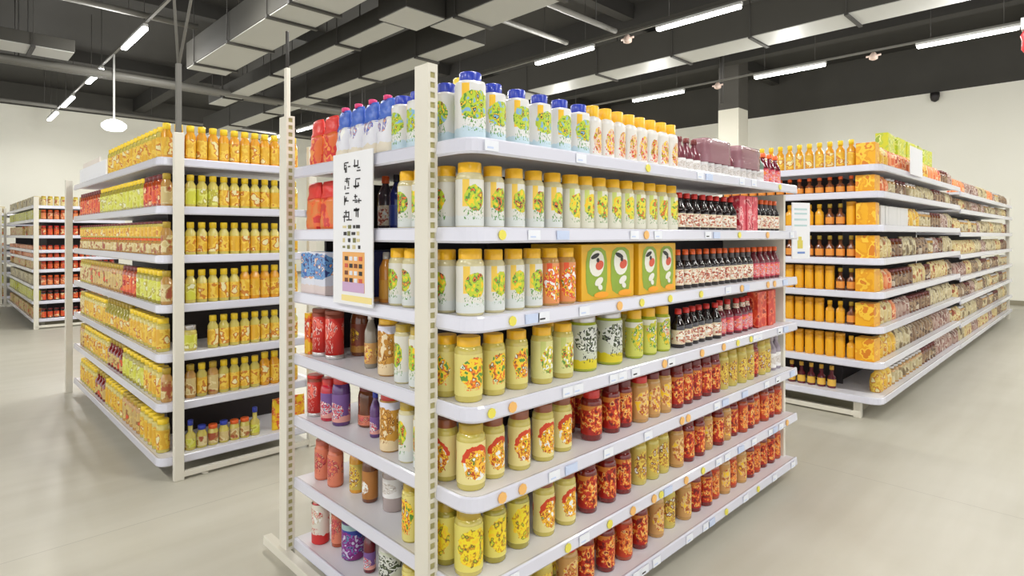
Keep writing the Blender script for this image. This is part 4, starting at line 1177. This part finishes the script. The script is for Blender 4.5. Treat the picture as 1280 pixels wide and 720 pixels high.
t_box('r_cube', .15, .15, .2, wrapper('golden_block', [(240, 176, 30), (232, 160, 24), (248, 200, 60), (220, 130, 30)], 9), 'carton'); TPL['r_cube']['parts'] = [('', TPL['r_cube']['parts'][0][1])]
t_box('r_cube_s', .15, .15, .15, wrapper('golden_block', []), 'carton'); TPL['r_cube_s']['parts'] = [('', TPL['r_cube_s']['parts'][0][1])]
FD.update({'r_bot': 'golden bottle', 'r_top': 'golden bottle with yellow cap', 'r_dk': 'small amber bottle', 'r_dk2': 'brown bottle with amber label', 'r_tube': 'golden tube', 'r_low': 'wine-dark bottle with gold label', 'r_cube': 'golden block carton'})
ry = [1.56 + .088 * i for i in range(16)]
RE = [['r_top'] * 14, ['r_dk'] * 14, ['r_tube', 'r_dk2', 'r_dk2', 'r_bot', 'r_bot'] + ['r_bot'] * 9, ['r_dk2'] * 14, ['r_dk2', 'r_dk2', 'r_tube', 'r_tube', 'r_tube', 'r_tube'] + ['r_tube'] * 8, ['r_dk2', 'r_bot', 'r_bot', 'r_tube', 'r_tube'] + ['r_tube'] * 9, ['r_bot', 'r_tube', 'r_tube'] + ['r_tube'] * 11, [None, None, 'r_low', 'r_low', 'r_low', 'r_low', 'r_low', 'r_low'] + ['r_low'] * 6]
for ri, ks in enumerate(RE):
    z = RZ[ri] + EYE + .0545
    it = [(k, (5.85 + (.05 if ri == 7 else 0), y)) for k, y in zip(ks, ry[1:]) if k]
    far_row([a for a, b in it], 'right rack end', '', SH8[ri], z, [b for a, b in it], RZN)
    if ri != 7: place('r_cube' if ri != 1 else 'r_cube_s', 5.87, 1.525, z, 0, 'golden block carton at the corner, %s, right rack' % SH8[ri], 'carton', 'corner cartons of the right rack')
# right racks, aisle side: along X
def bagset(key, w_, h_, mt, d): t_bag(key, w_, .1, h_, mt, 'packet'); FD[key] = d
bagset('b_beige', .125, .19, LB_BEIGE, 'beige packet'); bagset('b_brown', .125, .18, LB_BROWN, 'brown packet'); bagset('b_cream', .125, .19, LB_CREAM, 'cream packet')
bagset('b_orange', .125, .18, LB_ORG, 'orange packet'); bagset('b_pink', .125, .18, LB_PINK, 'pinkish packet'); bagset('b_gold', .125, .19, LB_GOLD, 'golden packet')
t_box('b_white', .125, .1, .18, plain('white_box', (222, 220, 216), .5)); TPL['b_white']['parts'] = [('', TPL['b_white']['parts'][0][1])]; FD['b_white'] = 'plain whitish box'
t_small('b_jar', .05, .17, G_TAN, RIM, LB_BEIGE, kind='jar'); FD['b_jar'] = 'tin-lidded jar'
t_small('b_djar', .05, .17, G_BROWN, MR, LB_BROWN, kind='jar'); FD['b_djar'] = 'dark jar'
def runs(seq, n):
    out = []
    for k, c in seq: out += [k] * c
    while len(out) < n:
        out += [rn.choice(['b_beige', 'b_brown', 'b_cream', 'b_jar', 'b_djar', 'b_pink', 'b_beige'])] * rn.choice([2, 3, 4])
    return out[:n]
NA = 24
for k_, m_, d_ in (('b_beige', LB_BEIGE, 'beige packet'), ('b_brown', LB_BROWN, 'brown packet'), ('b_cream', LB_CREAM, 'cream packet'), ('b_orange', LB_ORG, 'orange packet'), ('b_pink', LB_PINK, 'pinkish packet'), ('b_gold', LB_GOLD, 'golden packet')):
    bagset(k_ + '_s', .125, .155, m_, d_)
t_small('b_jar_s', .05, .15, G_TAN, RIM, LB_BEIGE, kind='jar'); t_small('b_djar_s', .05, .15, G_BROWN, MR, LB_BROWN, kind='jar')
FD['b_jar_s'] = 'tin-lidded jar'; FD['b_djar_s'] = 'dark jar'
RL = [[('b_gold', 2), ('b_orange', 6), ('b_gold', 6), ('b_orange', 5)], [('b_orange', 2), ('b_jar', 2), ('b_djar', 3), ('b_jar', 3), ('b_beige', 6)], [('b_white', 7), ('b_gold', 4), ('b_jar', 4)], [('b_cream', 3), ('b_djar', 3), ('b_beige', 4), ('b_brown', 4)],
      [('b_gold', 1), ('b_orange', 2), ('b_djar', 6)], [('b_cream', 3), ('b_orange', 1), ('b_pink', 4), ('b_djar', 7), ('b_beige', 3)], [('b_gold', 4), ('b_beige', 4), ('b_brown', 8), ('b_pink', 4)], [('b_gold', 3), ('b_jar', 9), ('b_djar', 5), ('b_pink', 6)]]
for ri, seq in enumerate(RL):
    z = RZ[ri] + EYE + .0545
    ks = runs(seq, NA)
    if ri == 1: ks = [k + '_s' for k in ks]
    far_row(ks, 'right rack aisle side', '', SH8[ri], z, [(6.05 + .137 * i, 1.50) for i in range(NA)], 0)
    z = R2Z[ri] + EYE + .0545
    ks = runs([], 36)
    if ri == 0: ks = runs([('b_orange', 5), ('b_pink', 8), ('b_beige', 6), ('b_orange', 4)], 36)
    if ri == 1: ks = [k + '_s' for k in ks]
    far_row(ks, 'farther right rack', '', SH8[ri], z, [(9.5 + .145 * i, 1.50) for i in range(36)], 0)
# tall lime packs standing on the second layer of the right rack
t_box('limepack', .36, .12, .27, LB_YG, 'packet', bev=.01); TPL['limepack']['parts'] = [('', TPL['limepack']['parts'][0][1])]; FD['limepack'] = 'tall lime-yellow packet'
for i, x in enumerate([7.30, 7.74, 8.18, 8.62, 9.06]):
    place('limepack', x, 1.73, RZ[0] + EYE + .0545 + .20, 0, 'tall lime-yellow packet raised behind, %s from right rack corner' % ordn(i + 1), 'packet', 'lime packets above the right rack')
m = MB(); m.box(7.1, 9.28, 1.62, 1.82, RZ[0] + EYE + .0545, RZ[0] + EYE + .0545 + .199, plain('riser_white', (226, 224, 216), .5), bev=.004)
tag(m.build('display_riser'), 'pale riser box carrying the lime packets on right rack top', 'riser')
r = tag(empty('shelf_sign', (6.88, 1.38, RZ[0] + EYE + .03)), 'blank white card sign standing at the right rack top edge', 'sign')
m = MB(); m.box(-.24, .26, -.016, -.010, 0, .27, PAP, bev=.001); m.build('card', r)
m = MB(); m.box(-.06, .06, -.010, -.004, 0, .1, RIM); m.build('clip', r)

# distant left racks
t_small('d_red', .038, .17, G_RUST, RC, LB_RED, kind='jar', seg=8); t_small('d_or', .038, .17, G_RUST, OC, LB_ORG, kind='jar', seg=8)
t_small('d_dark', .038, .17, G_DARK, MR, LB_RED, kind='jar', seg=8); t_small('d_cream', .038, .17, G_CREAM, OLC, LB_CREAM, kind='jar', seg=8)
t_small('d_short', .036, .08, G_RUST, RC, LB_RED, kind='jar', seg=8)
t_small('d_mid', .038, .14, G_RUST, RC, LB_RED, kind='jar', seg=8); FD['d_mid'] = 'orange-red jar'
FD.update({'d_red': 'red jar', 'd_or': 'orange jar', 'd_dark': 'dark jar', 'd_cream': 'cream jar', 'd_short': 'short red jar'})
DK = ['d_cream', 'd_or', 'd_red', 'd_or', 'd_short', 'd_short', 'd_or', 'd_dark', 'd_dark']
SH9 = ['top shelf', 'second shelf', 'third shelf', 'fourth shelf', 'fifth shelf', 'sixth shelf', 'seventh shelf', 'eighth shelf', 'bottom shelf']
for ri, k in enumerate(DK):
    z = shelf_top(DZ[ri])
    nfr = 12
    if ri == 5: k = 'd_mid'
    ks = [k] * nfr
    if ri == 3: k = 'd_short'
    if ri == 3: ks = [k] * nfr
    far_row(ks, 'distant left rack front', '', SH9[ri], z, [(1.42 + .09 * i, 12.99) for i in range(nfr)], 0)
for k_, h_, m_ in (('d_bag', .17, LB_BEIGE), ('d_bag5', .14, LB_TAN), ('d_bag2', .17, LB_TAN), ('d_bag3', .072, LB_ORG), ('d_bag4', .17, LB_LIME)):
    t_box(k_, .22, .1, h_, m_, 'carton'); TPL[k_]['parts'] = [('', TPL[k_]['parts'][0][1])]  # indistinct distant packets, drawn here as plain boxes
FD.update({'d_bag': 'beige box-shaped packet', 'd_bag2': 'tan box-shaped packet', 'd_bag5': 'lower tan box-shaped packet', 'd_bag3': 'low orange box-shaped packet', 'd_bag4': 'lime-tan box-shaped packet'})
for ri in range(9):
    z = shelf_top(DZ[ri])
    kk = {3: 'd_bag3', 4: 'd_bag3', 5: 'd_bag5'}.get(ri, ['d_bag', 'd_bag4', 'd_bag2'][ri % 3])
    far_row([kk] * 15, 'distant left rack side', '', SH9[ri], z, [(1.35, 13.2 + .28 * i) for i in range(15)], RZN)
    far_row([kk] * 9, 'farthest left rack side', '', SH9[ri], z, [(1.24, 18.5 + .33 * i) for i in range(9)], RZN)

flush()
